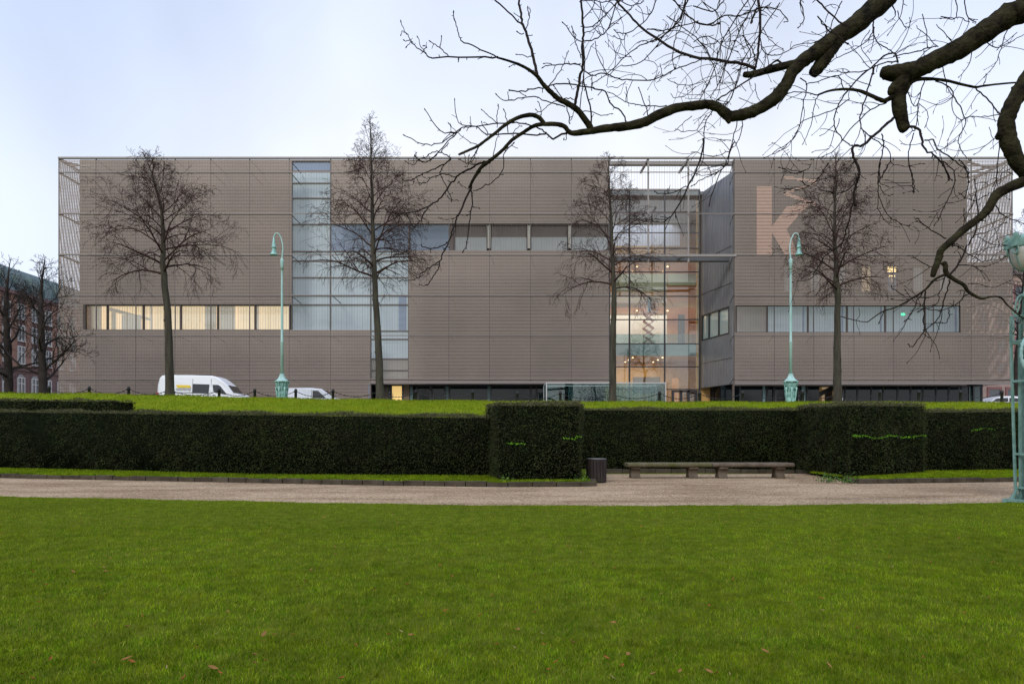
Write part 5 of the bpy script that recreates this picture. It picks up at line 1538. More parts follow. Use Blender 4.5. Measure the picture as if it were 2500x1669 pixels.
# growing from the long left limb
for v_, p_, e_ in (
    ('E', [(850, 460), (800, 545), (745, 680), (700, 770), (680, 840), (640, 950), (615, 1020), (570, 1110), (520, 1220), (420, 1280), (330, 1350), (300, 1390), (200, 1420), (125, 1412)], (25, 10)),
    ('E', [(520, 1220), (515, 1280), (460, 1370), (400, 1465), (340, 1465), (305, 1450)], (16, 9)),
    ('E', [(1040, 190), (960, 200), (880, 235), (790, 285), (690, 350), (600, 470), (520, 580), (440, 630), (320, 690), (190, 718), (65, 728), (0, 703), (-30, 690)], (26, 10)),
    ('E', [(440, 630), (370, 710), (310, 810), (250, 860), (215, 790)], (16, 8)), ('E', [(310, 805), (278, 735)], (9, 7)),
    ('E', [(950, 290), (870, 370), (850, 480), (865, 590), (840, 740), (820, 900), (800, 1050), (770, 1108)], (20, 11)),
    ('E', [(865, 490), (950, 465), (1050, 410), (1150, 320), (1185, 220), (1190, 110), (1280, 0)], (11, 12)),
    ('E', [(1020, 210), (900, 220), (800, 205), (730, 165)], (12, 9)), ('E', [(840, 725), (780, 750), (735, 735)], (9, 7)),
    ('E', [(865, 665), (920, 668)], (8, 6)), ('E', [(715, 745), (640, 785), (560, 785), (515, 765)], (9, 6)), ('E', [(835, 480), (780, 455), (740, 425), (720, 400)], (9, 5)),
    ('E', [(640, 160), (570, 220), (470, 260), (350, 315), (230, 380), (145, 378)], (18, 10)), ('E', [(570, 220), (530, 290), (540, 340), (600, 460), (650, 590)], (13, 10)),
    ('E', [(690, 350), (590, 320), (530, 322), (440, 355), (380, 405), (330, 412), (270, 400)], (13, 9)), ('E', [(440, 355), (380, 362), (340, 335)], (8, 6)),
    ('E', [(950, 0), (880, 120), (830, 200), (800, 250)], (14, 8)), ('E', [(640, 155), (570, 110), (470, 85), (390, 130), (300, 180), (250, 220), (170, 188)], (14, 9)),
    ('E', [(620, 0), (530, 90), (450, 150), (380, 200), (275, 148)], (11, 8)), ('E', [(250, 215), (265, 105)], (9, 7)), ('E', [(650, 590), (712, 588)], (8, 7)), ('E', [(650, 595), (610, 560)], (8, 6)),
    ('E', [(615, 1020), (520, 1080), (400, 1080), (335, 1068)], (15, 10)), ('E', [(690, 840), (685, 900), (640, 970)], (10, 10)), ('E', [(800, 215), (780, 110)], (8, 6)), ('E', [(820, 200), (825, 135)], (8, 6)), ('E', [(885, 215), (910, 160)], (8, 6)),
    ('A', [(780, 415), (560, 410), (310, 412), (260, 385), (180, 325), (130, 250), (85, 165)], (14, 5)),
    ('A', [(1060, 545), (1045, 450), (1020, 360), (985, 250), (960, 180), (945, 100), (930, 0), (925, -50)], (25, 17)),
    ('A', [(955, 180), (880, 110), (770, 10), (740, -30)], (13, 12)), ('A', [(975, 215), (990, 190), (1005, 110), (990, 65)], (10, 7)), ('A', [(1003, 110), (1018, 72)], (8, 6)),
    ('A', [(780, 415), (660, 355), (540, 305), (505, 260), (480, 180), (460, 105)], (11, 8)), ('A', [(425, 405), (365, 345), (300, 300)], (9, 7)), ('A', [(365, 345), (375, 265)], (8, 7)),
    ('A', [(260, 385), (220, 320), (210, 270)], (6, 4)), ('A', [(180, 325), (150, 290), (110, 300)], (6, 4)), ('A', [(160, 300), (130, 330)], (5, 5)), ('A', [(130, 250), (100, 225), (85, 245)], (6, 4)), ('A', [(230, 380), (265, 345), (262, 328)], (6, 5)),
    ('A', [(1020, 400), (1000, 408), (920, 390)], (8, 6)), ('A', [(965, 240), (925, 238)], (8, 7)), ('A', [(905, 465), (868, 475)], (8, 5)),
    ('A', [(1330, 775), (1340, 690), (1360, 600), (1370, 540), (1385, 480), (1385, 340), (1395, 250), (1385, 130), (1375, 0), (1370, -30)], (26, 16)),
    ('A', [(1455, 905), (1445, 780), (1420, 690), (1395, 560), (1400, 430), (1390, 320), (1330, 270), (1255, 170)], (14, 7)), ('A', [(1335, 270), (1316, 200)], (8, 7)), ('A', [(1380, 420), (1345, 330), (1320, 240)], (8, 6)), ('A', [(1410, 430), (1435, 370), (1452, 320)], (7, 5)),
    ('A', [(1295, 890), (1280, 790), (1240, 700), (1185, 620)], (10, 7)), ('A', [(1300, 870), (1330, 790)], (7, 6)),
    ('A', [(1300, 950), (1240, 960), (1180, 995), (1130, 960), (1060, 970), (860, 960), (700, 962), (620, 905), (500, 880), (470, 720)], (18, 6)),
    ('A', [(1130, 960), (1080, 920), (980, 890), (890, 880), (740, 890), (620, 905), (520, 920), (380, 1020), (280, 1040), (200, 1015), (115, 975)], (12, 7)),
    ('A', [(480, 955), (370, 940), (260, 790)], (10, 7)), ('A', [(520, 920), (440, 1000), (340, 1100), (260, 1165), (190, 1125)], (11, 7)), ('A', [(380, 1025), (440, 945), (437, 895)], (7, 5)),
    ('A', [(640, 1040), (570, 1010), (500, 960), (440, 900)], (7, 5)), ('A', [(850, 950), (845, 880), (825, 800)], (9, 7)), ('A', [(775, 880), (770, 830), (785, 765)], (8, 6)), ('A', [(770, 880), (700, 820), (670, 790)], (8, 6)),
    ('A', [(710, 960), (665, 885)], (8, 6)), ('A', [(745, 1120), (760, 1040), (780, 960)], (8, 6)), ('A', [(640, 1045), (600, 1150)], (9, 7)), ('A', [(830, 1085), (870, 1020), (900, 940), (940, 900)], (7, 6)),
    ('A', [(1700, 875), (1660, 800), (1580, 730), (1550, 655), (1450, 630), (1300, 605), (1200, 605), (1100, 630), (980, 650), (875, 650)], (12, 10)), ('A', [(930, 655), (968, 682)], (8, 6)), ('A', [(1310, 640), (1285, 575)], (7, 6)),
    ('A', [(1320, 715), (1270, 705), (1160, 745), (1090, 800), (1055, 795)], (9, 6)), ('A', [(1260, 765), (1160, 740), (1040, 695), (920, 710), (835, 720), (770, 685)], (10, 7)), ('A', [(860, 715), (855, 665)], (7, 6)), ('A', [(1090, 835), (1088, 790), (1070, 730)], (8, 6)),
    ('A', [(1990, 760), (1880, 760), (1770, 750), (1690, 725), (1585, 665)], (9, 6)), ('A', [(1855, 830), (1830, 740), (1790, 635)], (9, 7)), ('A', [(1695, 725), (1708, 640)], (7, 6)), ('A', [(1820, 825), (1870, 770), (1862, 705)], (7, 5)),
    ('A', [(1130, 645), (1190, 560), (1240, 480), (1280, 380)], (10, 6)), ('A', [(1370, 462), (1270, 458), (1170, 465), (1110, 480)], (11, 7)), ('A', [(1170, 467), (1120, 450)], (7, 6)), ('A', [(1380, 800), (1440, 802), (1540, 830), (1590, 818)], (8, 6)), ('A', [(1365, 790), (1385, 640), (1392, 560)], (9, 7)),
    ('A', [(1275, 960), (1265, 1000), (1248, 1005)], (8, 5)),
): tw(0, v_, p_, e_)
# the fine network hanging in the upper middle
for v_, p_, e_ in (
    ('B', [(420, 490), (340, 460), (250, 445), (100, 425), (-50, 400), (-200, 330), (-350, 230), (-450, 140), (-550, 30), (-580, -20)], (26, 16)),
    ('A', [(1400, 300), (1500, 270), (1570, 200), (1610, 90), (1640, -20)], (10, 10)), ('A', [(1370, 195), (1450, 190), (1560, 100), (1660, -10)], (8, 9)), ('A', [(1390, 140), (1450, 70), (1475, -10)], (8, 8)), ('A', [(1400, 235), (1450, 220), (1520, 160)], (7, 6)),
    ('A', [(1450, 600), (1550, 540), (1700, 400), (1830, 310), (1950, 270), (2060, 160), (2150, -20)], (6, 12)), ('A', [(1670, 472), (1800, 450), (1900, 350), (1980, 240), (2090, 140), (2120, -10)], (7, 11)), ('A', [(1610, 210), (1640, 232), (1700, 240), (1800, 180), (1880, 90), (1920, -10)], (7, 10)), ('A', [(1700, 240), (1670, 290), (1610, 260)], (8, 6)),
    ('A', [(1400, 510), (1460, 540), (1540, 525), (1620, 560), (1700, 575), (1900, 570), (2050, 500), (2200, 440), (2280, 420)], (10, 9)), ('A', [(1455, 540), (1460, 600), (1448, 640)], (8, 6)), ('A', [(2030, -10), (2110, 90), (2200, 160), (2300, 180), (2360, 170)], (12, 12)), ('A', [(1850, 210), (1960, 220), (2080, 190), (2200, 160)], (9, 8)),
    ('A', [(1560, 520), (1500, 420), (1480, 310)], (8, 6)), ('A', [(2100, 300), (2180, 340), (2280, 320), (2349, 310)], (6, 7)), ('A', [(2130, -10), (2100, 170), (2060, 260), (2040, 310)], (9, 6)), ('A', [(1990, 120), (2080, 180), (2200, 270), (2270, 350), (2300, 410)], (7, 8)), ('A', [(1640, 420), (1720, 405)], (6, 5)), ('A', [(1560, 620), (1620, 630), (1690, 595)], (5, 5)), ('A', [(1560, 615), (1570, 545)], (5, 5)),
    ('A', [(1940, 460), (1955, 540), (1930, 585)], (6, 5)), ('A', [(1640, -10), (1720, 40), (1800, 20), (1830, -10)], (8, 7)), ('A', [(1380, 5), (1450, 0), (1530, 15), (1600, 0), (1660, 15)], (8, 7)), ('A', [(1990, 565), (2060, 600), (2150, 610), (2240, 590)], (5, 6)), ('A', [(2020, 670), (2040, 700), (2110, 695), (2190, 630)], (5, 6)),
    ('B', [(440, -10), (460, 150), (450, 300), (440, 400), (420, 490)], (22, 16)), ('B', [(430, -10), (330, 180), (240, 400), (160, 600), (100, 700)], (12, 7)), ('B', [(380, -10), (200, 270), (130, 500), (60, 650), (0, 760)], (11, 7)), ('B', [(600, 20), (420, 300), (330, 450), (250, 700), (200, 760)], (9, 8)),
    ('B', [(0, 165), (100, 175), (200, 110), (300, 120), (420, 70), (500, 50), (600, 80), (660, 150), (640, 158)], (12, 6)), ('B', [(-20, 40), (120, 80), (210, -10)], (9, 10)), ('B', [(0, 270), (100, 420), (150, 600)], (8, 6)), ('B', [(480, 200), (520, 280), (610, 350)], (7, 5)), ('B', [(455, 260), (480, 370), (560, 400), (650, 370), (720, 320), (850, 310)], (9, 6)),
    ('B', [(140, 722), (240, 660), (400, 560), (520, 470), (580, 435), (612, 462)], (12, 16)), ('B', [(300, 850), (270, 960), (230, 1120), (160, 1270), (90, 1460)], (8, 8)), ('B', [(330, 850), (320, 960), (270, 1060)], (8, 6)), ('B', [(120, 790), (60, 900), (50, 1130), (0, 1230)], (9, 6)), ('B', [(330, 430), (300, 580), (200, 740)], (8, 6)), ('B', [(230, 200), (240, 270), (220, 400), (180, 600)], (8, 6)),
    ('B', [(330, 250), (400, 350), (430, 470)], (9, 9)), ('B', [(-20, 300), (90, 260), (200, 340), (290, 370)], (8, 6)), ('B', [(50, 20), (150, 100), (180, 260), (170, 420)], (8, 6)), ('B', [(540, 20), (480, 70), (440, 80)], (8, 8)), ('B', [(430, 60), (400, 150), (395, 160)], (18, 14)), ('B', [(360, 450), (390, 400), (340, 260), (330, 180)], (8, 7)),
    ('B', [(150, 995), (235, 1005)], (5, 6)), ('B', [(-150, 920), (-110, 940), (0, 930), (60, 840)], (5, 7)), ('B', [(-30, 830), (-80, 870), (-150, 935)], (7, 5)), ('B', [(300, 700), (430, 745)], (6, 5)), ('B', [(420, 600), (430, 680), (460, 730)], (6, 5)),
    ('G', [(1250, -30), (1230, 100), (1160, 250), (1080, 400), (1040, 445), (990, 465), (920, 450)], (12, 6)), ('G', [(1430, -10), (1400, 60), (1390, 120), (1320, 180), (1260, 200), (1185, 245)], (9, 6)), ('G', [(1150, 250), (1130, 260), (1040, 295), (965, 293)], (8, 6)), ('G', [(1400, 50), (1300, 75), (1190, 50)], (6, 5)), ('G', [(1040, 300), (1035, 280)], (6, 5)),
): tw(1, v_, p_, e_)
# twigs of the two right limbs
for v_, p_, e_ in (
    ('B', [(1415, 845), (1330, 920), (1250, 990), (1190, 1045), (1125, 1045), (1120, 1110), (1150, 1170), (1170, 1240), (1150, 1310), (1130, 1380), (1130, 1468)], (24, 17)),
    ('C', [(645, 330), (625, 370), (600, 480), (570, 590), (530, 690), (460, 740), (380, 810), (330, 890), (270, 980), (130, 1000)], (17, 6)), ('C', [(600, 480), (600, 600), (560, 720)], (10, 8)), ('C', [(535, 690), (560, 780), (555, 870)], (9, 5)), ('C', [(650, 200), (660, 200)], (8, 6)),
    ('B', [(1500, 905), (1580, 915), (1610, 970), (1630, 1060), (1700, 1110), (1770, 1180), (1810, 1280)], (24, 11)), ('B', [(1635, 1010), (1700, 1005), (1740, 1080), (1820, 1130), (1890, 1180), (1940, 1230), (1950, 1300)], (12, 9)),
    ('C', [(1330, -60), (1430, 0), (1500, 80), (1495, 180), (1430, 320), (1380, 440), (1340, 510)], (13, 8)), ('B', [(1560, 950), (1530, 1060), (1520, 1160), (1550, 1280), (1555, 1370)], (9, 7)), ('B', [(1330, 960), (1340, 1050), (1320, 1150), (1310, 1300)], (10, 9)),
    ('C', [(870, -20), (850, 120), (860, 280), (930, 430), (1050, 515), (1110, 525)], (11, 6)), ('C', [(950, -10), (890, 90), (860, 150), (930, 195)], (10, 7)), ('C', [(855, 180), (900, 260), (960, 265)], (8, 5)), ('C', [(855, 280), (850, 380), (890, 460)], (8, 6)), ('B', [(1390, 1150), (1350, 1230), (1310, 1290)], (8, 8)),
    ('B', [(1280, 470), (1240, 600), (1200, 760), (1170, 870), (1210, 950), (1330, 1040), (1390, 1090), (1400, 1170), (1500, 1190), (1620, 1170)], (13, 5)), ('B', [(1440, 450), (1420, 385), (1330, 410), (1280, 470), (1160, 560), (1060, 680), (1000, 800), (990, 900), (1050, 1000), (1120, 1050)], (14, 8)),
    ('B', [(1720, 330), (1660, 345), (1560, 375), (1420, 400)], (10, 9)), ('B', [(1450, 445), (1340, 450), (1200, 510), (1080, 520), (1020, 510)], (12, 6)), ('B', [(1100, 710), (1000, 780), (870, 830), (760, 870), (700, 980), (600, 1080), (490, 1125)], (9, 5)), ('B', [(1360, 735), (1250, 790), (1100, 930), (1000, 1070), (900, 1130)], (11, 6)),
    ('B', [(740, 560), (790, 610), (770, 720), (740, 900), (690, 1000), (560, 1090)], (10, 5)), ('B', [(790, 610), (900, 570), (1020, 550), (1060, 640)], (8, 9)), ('B', [(880, 680), (850, 740), (820, 900), (770, 1020)], (8, 5)), ('B', [(1030, 850), (980, 980), (950, 1060), (840, 1090)], (7, 5)), ('B', [(870, 680), (760, 660), (660, 672), (580, 770)], (10, 5)),
    ('B', [(1510, 640), (1560, 760), (1600, 740), (1660, 820), (1640, 910)], (8, 5)), ('B', [(1640, 575), (1600, 700), (1580, 880), (1560, 940)], (9, 7)), ('B', [(1720, 580), (1820, 630), (1850, 700), (1900, 780), (1930, 880), (1880, 1000), (1900, 1080), (1950, 1150)], (11, 6)), ('B', [(1760, 440), (1790, 590), (1830, 690), (1840, 790), (1900, 860), (2000, 800)], (8, 5)),
    ('B', [(1980, 320), (1960, 450), (1890, 550)], (8, 5)), ('B', [(2240, 180), (2180, 350), (2150, 450), (2070, 550)], (8, 5)), ('B', [(2060, 290), (2150, 340), (2230, 310), (2349, 250)], (9, 6)), ('B', [(2000, 240), (2050, 300)], (9, 8)), ('B', [(1380, 0), (1430, 100), (1380, 160)], (9, 5)), ('B', [(1440, 80), (1480, 170), (1520, 200), (1530, 135)], (8, 5)), ('B', [(1480, 0), (1470, 90), (1380, 245)], (8, 5)),
    ('B', [(1270, 160), (1280, 270), (1340, 340), (1400, 370)], (10, 8)), ('B', [(1270, 160), (1250, 260), (1130, 360), (1000, 420), (950, 455)], (10, 6)), ('B', [(850, -10), (920, 60), (1050, 175)], (14, 14)), ('B', [(1040, 5), (960, 200), (900, 280), (850, 300)], (9, 6)), ('B', [(740, -10), (760, 70), (770, 140), (735, 200)], (10, 8)), ('B', [(870, 110), (920, 190), (1000, 250), (1080, 310)], (10, 12)), ('B', [(1250, 220), (1180, 330), (1250, 440)], (7, 5)),
    ('B', [(2000, 635), (2080, 700), (2150, 790), (2185, 825)], (11, 12)), ('B', [(2180, 825), (2060, 835), (1960, 840), (1890, 870)], (8, 6)), ('B', [(2060, 615), (2080, 540)], (7, 5)), ('B', [(2150, 990), (2100, 1020), (2000, 1100)], (9, 5)), ('B', [(2170, 990), (2160, 1150), (2150, 1310), (2090, 1440)], (9, 6)), ('B', [(1860, 1000), (1780, 1060), (1680, 1090)], (7, 5)),
    ('B', [(1860, -10), (1870, 60), (1850, 130), (1770, 125)], (9, 6)), ('B', [(1920, -10), (1950, 130), (2000, 160)], (9, 8)), ('B', [(1620, 100), (1650, 220), (1660, 330)], (7, 7)), ('B', [(1570, 190), (1650, 250), (1720, 330)], (6, 6)), ('B', [(1720, 170), (1820, 280)], (6, 8)), ('B', [(1960, 160), (1880, 130), (1770, 125)], (7, 6)), ('B', [(2300, 230), (2160, 350)], (6, 6)), ('B', [(1840, 370), (1800, 440)], (8, 6)),
    ('C', [(1250, 1075), (1245, 1150), (1245, 1250), (1235, 1330), (1245, 1410), (1200, 1480), (1140, 1555), (1110, 1545)], (16, 8)), ('C', [(1420, 950), (1390, 1060), (1365, 1110), (1360, 1170), (1300, 1230)], (13, 7)), ('C', [(1460, 985), (1430, 1080), (1400, 1200), (1390, 1250), (1340, 1340), (1250, 1410)], (14, 9)),
    ('C', [(1660, 1110), (1590, 1120), (1530, 1180), (1440, 1230), (1310, 1245), (1230, 1215), (1150, 1160), (1090, 1080)], (13, 5)), ('C', [(1450, 1235), (1455, 1300), (1420, 1350), (1330, 1350)], (11, 7)), ('C', [(1230, 1090), (1170, 1190), (1120, 1290), (1085, 1330)], (13, 10)), ('C', [(1365, 850), (1310, 880), (1210, 830), (1120, 780)], (12, 7)), ('C', [(1425, 635), (1330, 580), (1230, 510), (1190, 460)], (12, 9)),
    ('C', [(1460, 940), (1520, 860), (1570, 780), (1600, 700), (1660, 620), (1690, 520), (1695, 400), (1690, 300), (1670, 150)], (20, 10)), ('C', [(1480, 690), (1560, 720), (1620, 770), (1740, 830), (1850, 810)], (12, 6)), ('C', [(1850, 360), (1940, 450), (2080, 510)], (12, 7)), ('C', [(1600, 490), (1570, 400)], (8, 6)), ('C', [(1800, 250), (1700, 310), (1600, 290), (1550, 255)], (10, 8)), ('C', [(1890, 170), (1890, 90), (1980, 40)], (10, 6)), ('C', [(1820, 200), (1855, 130), (1865, 0)], (9, 8)),
    ('C', [(1540, -40), (1570, 0), (1610, 80), (1610, 190), (1595, 280)], (12, 8)), ('C', [(1105, -20), (1140, 100), (1160, 190), (1145, 240)], (11, 8)), ('C', [(1395, -10), (1440, 80), (1470, 130)], (14, 9)), ('C', [(655, -10), (690, 75), (640, 180), (560, 240), (480, 245), (330, 215)], (16, 7)), ('C', [(640, 10), (560, 80), (430, 120), (340, 130)], (8, 6)), ('C', [(430, -10), (340, 130), (250, 185), (210, 150), (215, 70), (140, 80), (20, 30)], (11, 7)),
    ('C', [(250, 185), (180, 215), (40, 210)], (9, 6)), ('C', [(240, 190), (200, 150)], (6, 5)), ('C', [(290, 0), (215, 60), (130, 55), (50, 35)], (8, 8)), ('C', [(520, 1290), (600, 1320), (680, 1335), (760, 1345)], (8, 9)), ('C', [(900, 1250), (860, 1340)], (9, 7)), ('C', [(1250, 1070), (1190, 1110), (1090, 1165), (970, 1150)], (9, 6)), ('C', [(1120, 1140), (1030, 1100), (965, 1050)], (9, 8)), ('C', [(1370, 1105), (1280, 1135), (1170, 1130)], (8, 6)), ('C', [(2065, 1325), (2000, 1430)], (10, 8)),
    ('C', [(1610, 1020), (1700, 1020), (1830, 1050), (1960, 1000)], (7, 5)), ('C', [(1580, 700), (1500, 680), (1480, 690)], (8, 8)), ('C', [(1680, 600), (1780, 580), (1930, 500)], (7, 5)), ('C', [(1690, 620), (1830, 690), (1930, 690)], (8, 6)), ('C', [(1600, 790), (1760, 720), (1920, 700)], (7, 5)), ('C', [(1610, 860), (1780, 870), (1920, 800)], (7, 5)),
): tw(2, v_, p_, e_)

for gi, (group, parent) in enumerate(zip(TW, (l1, l1, l2))):
    T = Tubes()
    for v_, p_, e_ in group:
        o, r = trace(v_, p_, (7.7, 8.4, 7.4)[gi], None, ends=e_)
        r = [max(q * 0.86, 0.0036) for q in r]
        o, r = catmull(o, r, 4)
        o = [p + Vector((rng.gauss(0, 1), rng.gauss(0, 1), rng.gauss(0, 1))) * 0.0045 for p in o]
        T.add(o, r, 6)
        if gi:
            for q in range(int(sum((o[i + 1] - o[i]).length for i in range(len(o) - 1)) / (0.20 if gi == 1 else 0.27))):
                i = rng.randrange(2, len(o) - 1); t = (o[i] - o[i - 1]).normalized()
                dd = (t * rng.uniform(0.2, 0.9) + Vector((rng.gauss(-.15, .6), rng.gauss(0, .45), rng.gauss(-.1, .55)))).normalized()
                L_ = rng.uniform(0.14, 0.55); c = [o[i]]; bend = Vector((rng.gauss(-.1, .12), rng.gauss(0, .08), rng.choice((-.16, -.1, .12))))
                for k in range(8):
                    dd = (dd + bend + Vector((rng.gauss(0, .11), rng.gauss(0, .11), rng.gauss(0, .11)))).normalized(); c.append(c[-1] + dd * L_ / 8)
                r0_ = min(r[i] * 0.75, 0.0048)
                T.add(c, [r0_ + (0.0024 - r0_) * k / 8 for k in range(9)], 5)
                T.add([c[-1], c[-1] + dd * 0.01, c[-1] + dd * 0.022], [0.003, 0.005, 0.0012], 5)
                if rng.random() < 0.5:
                    j = rng.randrange(3, 7); d3 = (dd + Vector((rng.gauss(0, .6), rng.gauss(0, .4), rng.gauss(0, .6)))).normalized()
                    T.add([c[j], c[j] + d3 * 0.05, c[j] + d3 * 0.09 + Vector((0, 0, rng.uniform(-.02, .03)))], [0.0028, 0.0024, 0.0034], 4)
        # buds and short spurs along the twig, a swollen bud at its end
        d = (o[-1] - o[-2]).normalized(); b0 = max(r[-1] * 1.0, 0.004)
        T.add([o[-1], o[-1] + d * 0.012, o[-1] + d * 0.028], [b0, b0 * 1.7, b0 * 0.4], 5)
        Lw = sum((o[i + 1] - o[i]).length for i in range(len(o) - 1))
        for k in range(int(Lw * 7)):
            i = rng.randrange(1, len(o) - 1); t = (o[i] - o[i - 1]).normalized()
            a = Vector((rng.gauss(0, 1), rng.gauss(0, .6), rng.gauss(0, 1))); a = (a - t * a.dot(t)).normalized()
            L_ = rng.choice((0.02, 0.03, 0.03, 0.05, 0.10, 0.18 if gi else 0.05))
            dd = (a + t * rng.uniform(0.2, 1.0)).normalized(); q = [o[i]]
            rr0 = min(r[i] * 0.8, 0.0055)
            for s_ in range(3):
                dd = (dd + Vector((rng.gauss(0, .2), rng.gauss(0, .2), rng.gauss(0, .2)))).normalized(); q.append(q[-1] + dd * L_ / 3)
            T.add(q, [rr0, rr0 * 0.8, rr0 * 0.75, rr0 * 0.9], 4)
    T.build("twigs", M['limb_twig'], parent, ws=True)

# ------------------------------------------------------------------ candelabra lamp at the right edge
DK = 13.6
kx = PX(2504, DK)
cl = thing("candelabra_lamp", "green lattice lamp post with milk glass bowl and wreath at the right edge", "street lamp", (kx, DK, 0.0), math.radians(21))
cl.scale = (0.8, 0.8, 1.0)
k = DK / F
zz = lambda y: PZ(y, DK)
kz = lambda y: PZ(y, DK)
def corner(h, z): return [(sx * h, sy * h, z) for sx in (-1, 1) for sy in (-1, 1)]
for sx in (-1, 1):
    for sy in (-1, 1):
        mb = MB(); mb.beam((sx * 17.5 * k, sy * 17.5 * k, 0.05), (sx * 26 * k, sy * 26 * k, kz(832)), 0.05, 0.05); mb.build("leg", M['patina_dark'], cl)
        mb = MB(); mb.beam((sx * 9 * k, sy * 9 * k, 0.05), (sx * 11 * k, sy * 11 * k, kz(832)), 0.05, 0.05); mb.build("inner_leg", M['patina_dark'], cl)
        mb = MB()
        mb.tube([(sx * 17 * k, sy * 17 * k, kz(770)), (sx * 23 * k, sy * 23 * k, kz(762)), (sx * 18 * k, sy * 18 * k, kz(750)), (sx * 17 * k, sy * 17 * k, kz(735)), (sx * 13 * k, sy * 13 * k, kz(724)), (sx * 6 * k, sy * 6 * k, kz(718))], 0.022, 8)
        mb.tube([(sx * 18 * k, sy * 18 * k, kz(770)), (sx * 13 * k, sy * 13 * k, kz(755)), (sx * 11 * k, sy * 11 * k, kz(735)), (sx * 7 * k, sy * 7 * k, kz(724))], 0.02, 8)
        mb.build("scroll_bracket", M['patina_dark'], cl)
        mb = MB(); mb.beam((sx * 33 * k, sy * 20 * k, 0.06), (sx * 14 * k, sy * 12 * k, kz(1190)), 0.05, 0.05)
        mb.beam((sx * 18 * k, sy * 34 * k, 0.06), (sx * 10 * k, sy * 14 * k, kz(1190)), 0.05, 0.05); mb.build("foot_brace", M['patina_dark'], cl)
mb = MB()
for y, h in ((1190, 18.2), (1108, 20.3), (930, 24), (836, 26)):
    z = kz(y); q = h * k
    for s_ in (-1, 1):
        mb.beam((-q, s_ * q, z), (q, s_ * q, z), 0.04, 0.045); mb.beam((s_ * q, -q, z + 0.001), (s_ * q, q, z + 0.001), 0.038, 0.042)
mb.build("cross_bar", M['patina_dark'], cl)
mb = MB(); q = 36 * k
for s_ in (-1, 1):
    mb.beam((-q, s_ * q, 0.05), (q, s_ * q, 0.05), 0.07, 0.06); mb.beam((s_ * q, -q, 0.051), (s_ * q, q, 0.051), 0.07, 0.058)
    mb.beam((-q, s_ * 17 * k, 0.049), (q, s_ * 17 * k, 0.049), 0.06, 0.05); mb.beam((s_ * 17 * k, -q, 0.05), (s_ * 17 * k, q, 0.05), 0.058, 0.05)
    for u in (-1, 1): mb.box(s_ * q - 0.05, s_ * q + 0.05, u * q - 0.05, u * q + 0.05, 0, 0.07)
mb.build("foot_frame", M['patina_dark'], cl)
for face in range(4):                      # fretwork panels: a frame with key-pattern openings
    mb = MB(); a = face * math.pi / 2
    def fb(x0, x1, y0, y1, off=27.5, th=2.4):
        vs = []
        for d in (off, off + th):
            for (x, y) in ((x0, y0), (x1, y0), (x1, y1), (x0, y1)):
                X, Y = x * 0.72 * k, -d * k
                vs.append((X * math.cos(a) - Y * math.sin(a), X * math.sin(a) + Y * math.cos(a), kz(y)))
        mb.add(vs, [(0, 1, 2, 3), (7, 6, 5, 4), (0, 4, 5, 1), (1, 5, 6, 2), (2, 6, 7, 3), (3, 7, 4, 0)])
    for s_ in (-1, 1):
        c = s_ * 29
        fb(c - 8, c - 6, 770, 834); fb(c + 6, c + 8, 770, 834)
        for y in (770, 785, 801, 817, 832): fb(c - 6, c + 6, y, y + 2)
        fb(c - 3, c + 3, 774, 776.5); fb(c - 3, c - 1, 776.5, 783); fb(c + 1, c + 3, 776.5, 783)
        fb(c - 4, c - 2, 789, 799); fb(c + 2, c + 4, 789, 799); fb(c - 2, c + 2, 789, 791)
        fb(c - 1, c + 1, 805, 815); fb(c - 4, c + 4, 803, 805)
        fb(c - 3, c - 1, 823, 830); fb(c + 1, c + 3, 823, 830); fb(c - 1.2, c + 1.2, 820, 823)
    fb(-20, 20, 770, 773); fb(-20, 20, 831, 834)
    mb.build("fret_panel", M['patina_dark'], cl)
mb = MB()
wr = lambda x, y: (x * math.cos(-WA) - y * math.sin(-WA), x * math.sin(-WA) + y * math.cos(-WA))
WA = math.radians(21)
ring = [(*wr((math.cos(t) * 34 - 5) * k, -33 * k), kz(866) + math.sin(t) * 45 * k) for t in [2 * math.pi * i / 48 for i in range(49)]]
mb.tube(ring, [0.036 + 0.010 * math.sin(i * 2.6) for i in range(49)], 8, False)
mb.build("wreath", M['patina'], cl)
mb = MB()
for q in (-39, 29):
    mb.tube([(*wr(q * k, -33 * k), kz(866)), (*wr(q * 0.8 * k, -28 * k), kz(832))], 0.018, 6)
mb.build("wreath_hook", M['patina_dark'], cl)
mb = MB(); mb.lathe([(12 * k, kz(725)), (9 * k, kz(720)), (6 * k, kz(712)), (4.5 * k, kz(704)), (5 * k, kz(700)), (3.4 * k, kz(697)), (3.2 * k, kz(664)), (5 * k, kz(661)), (4 * k, kz(656))], n=14); mb.build("stem", M['patina_dark'], cl)
mb = MB(); mb.lathe([(4 * k, kz(661)), (14 * k, kz(659)), (26 * k, kz(650)), (36 * k, kz(635)), (39.5 * k, kz(618)), (41 * k, kz(602))], n=28); mb.build("lamp_bowl", M['milk'], cl)
mb = MB()
mb.lathe([(41 * k, kz(606)), (43 * k, kz(603)), (43 * k, kz(588)), (41 * k, kz(585)), (30 * k, kz(578)), (8 * k, kz(570))], n=28)
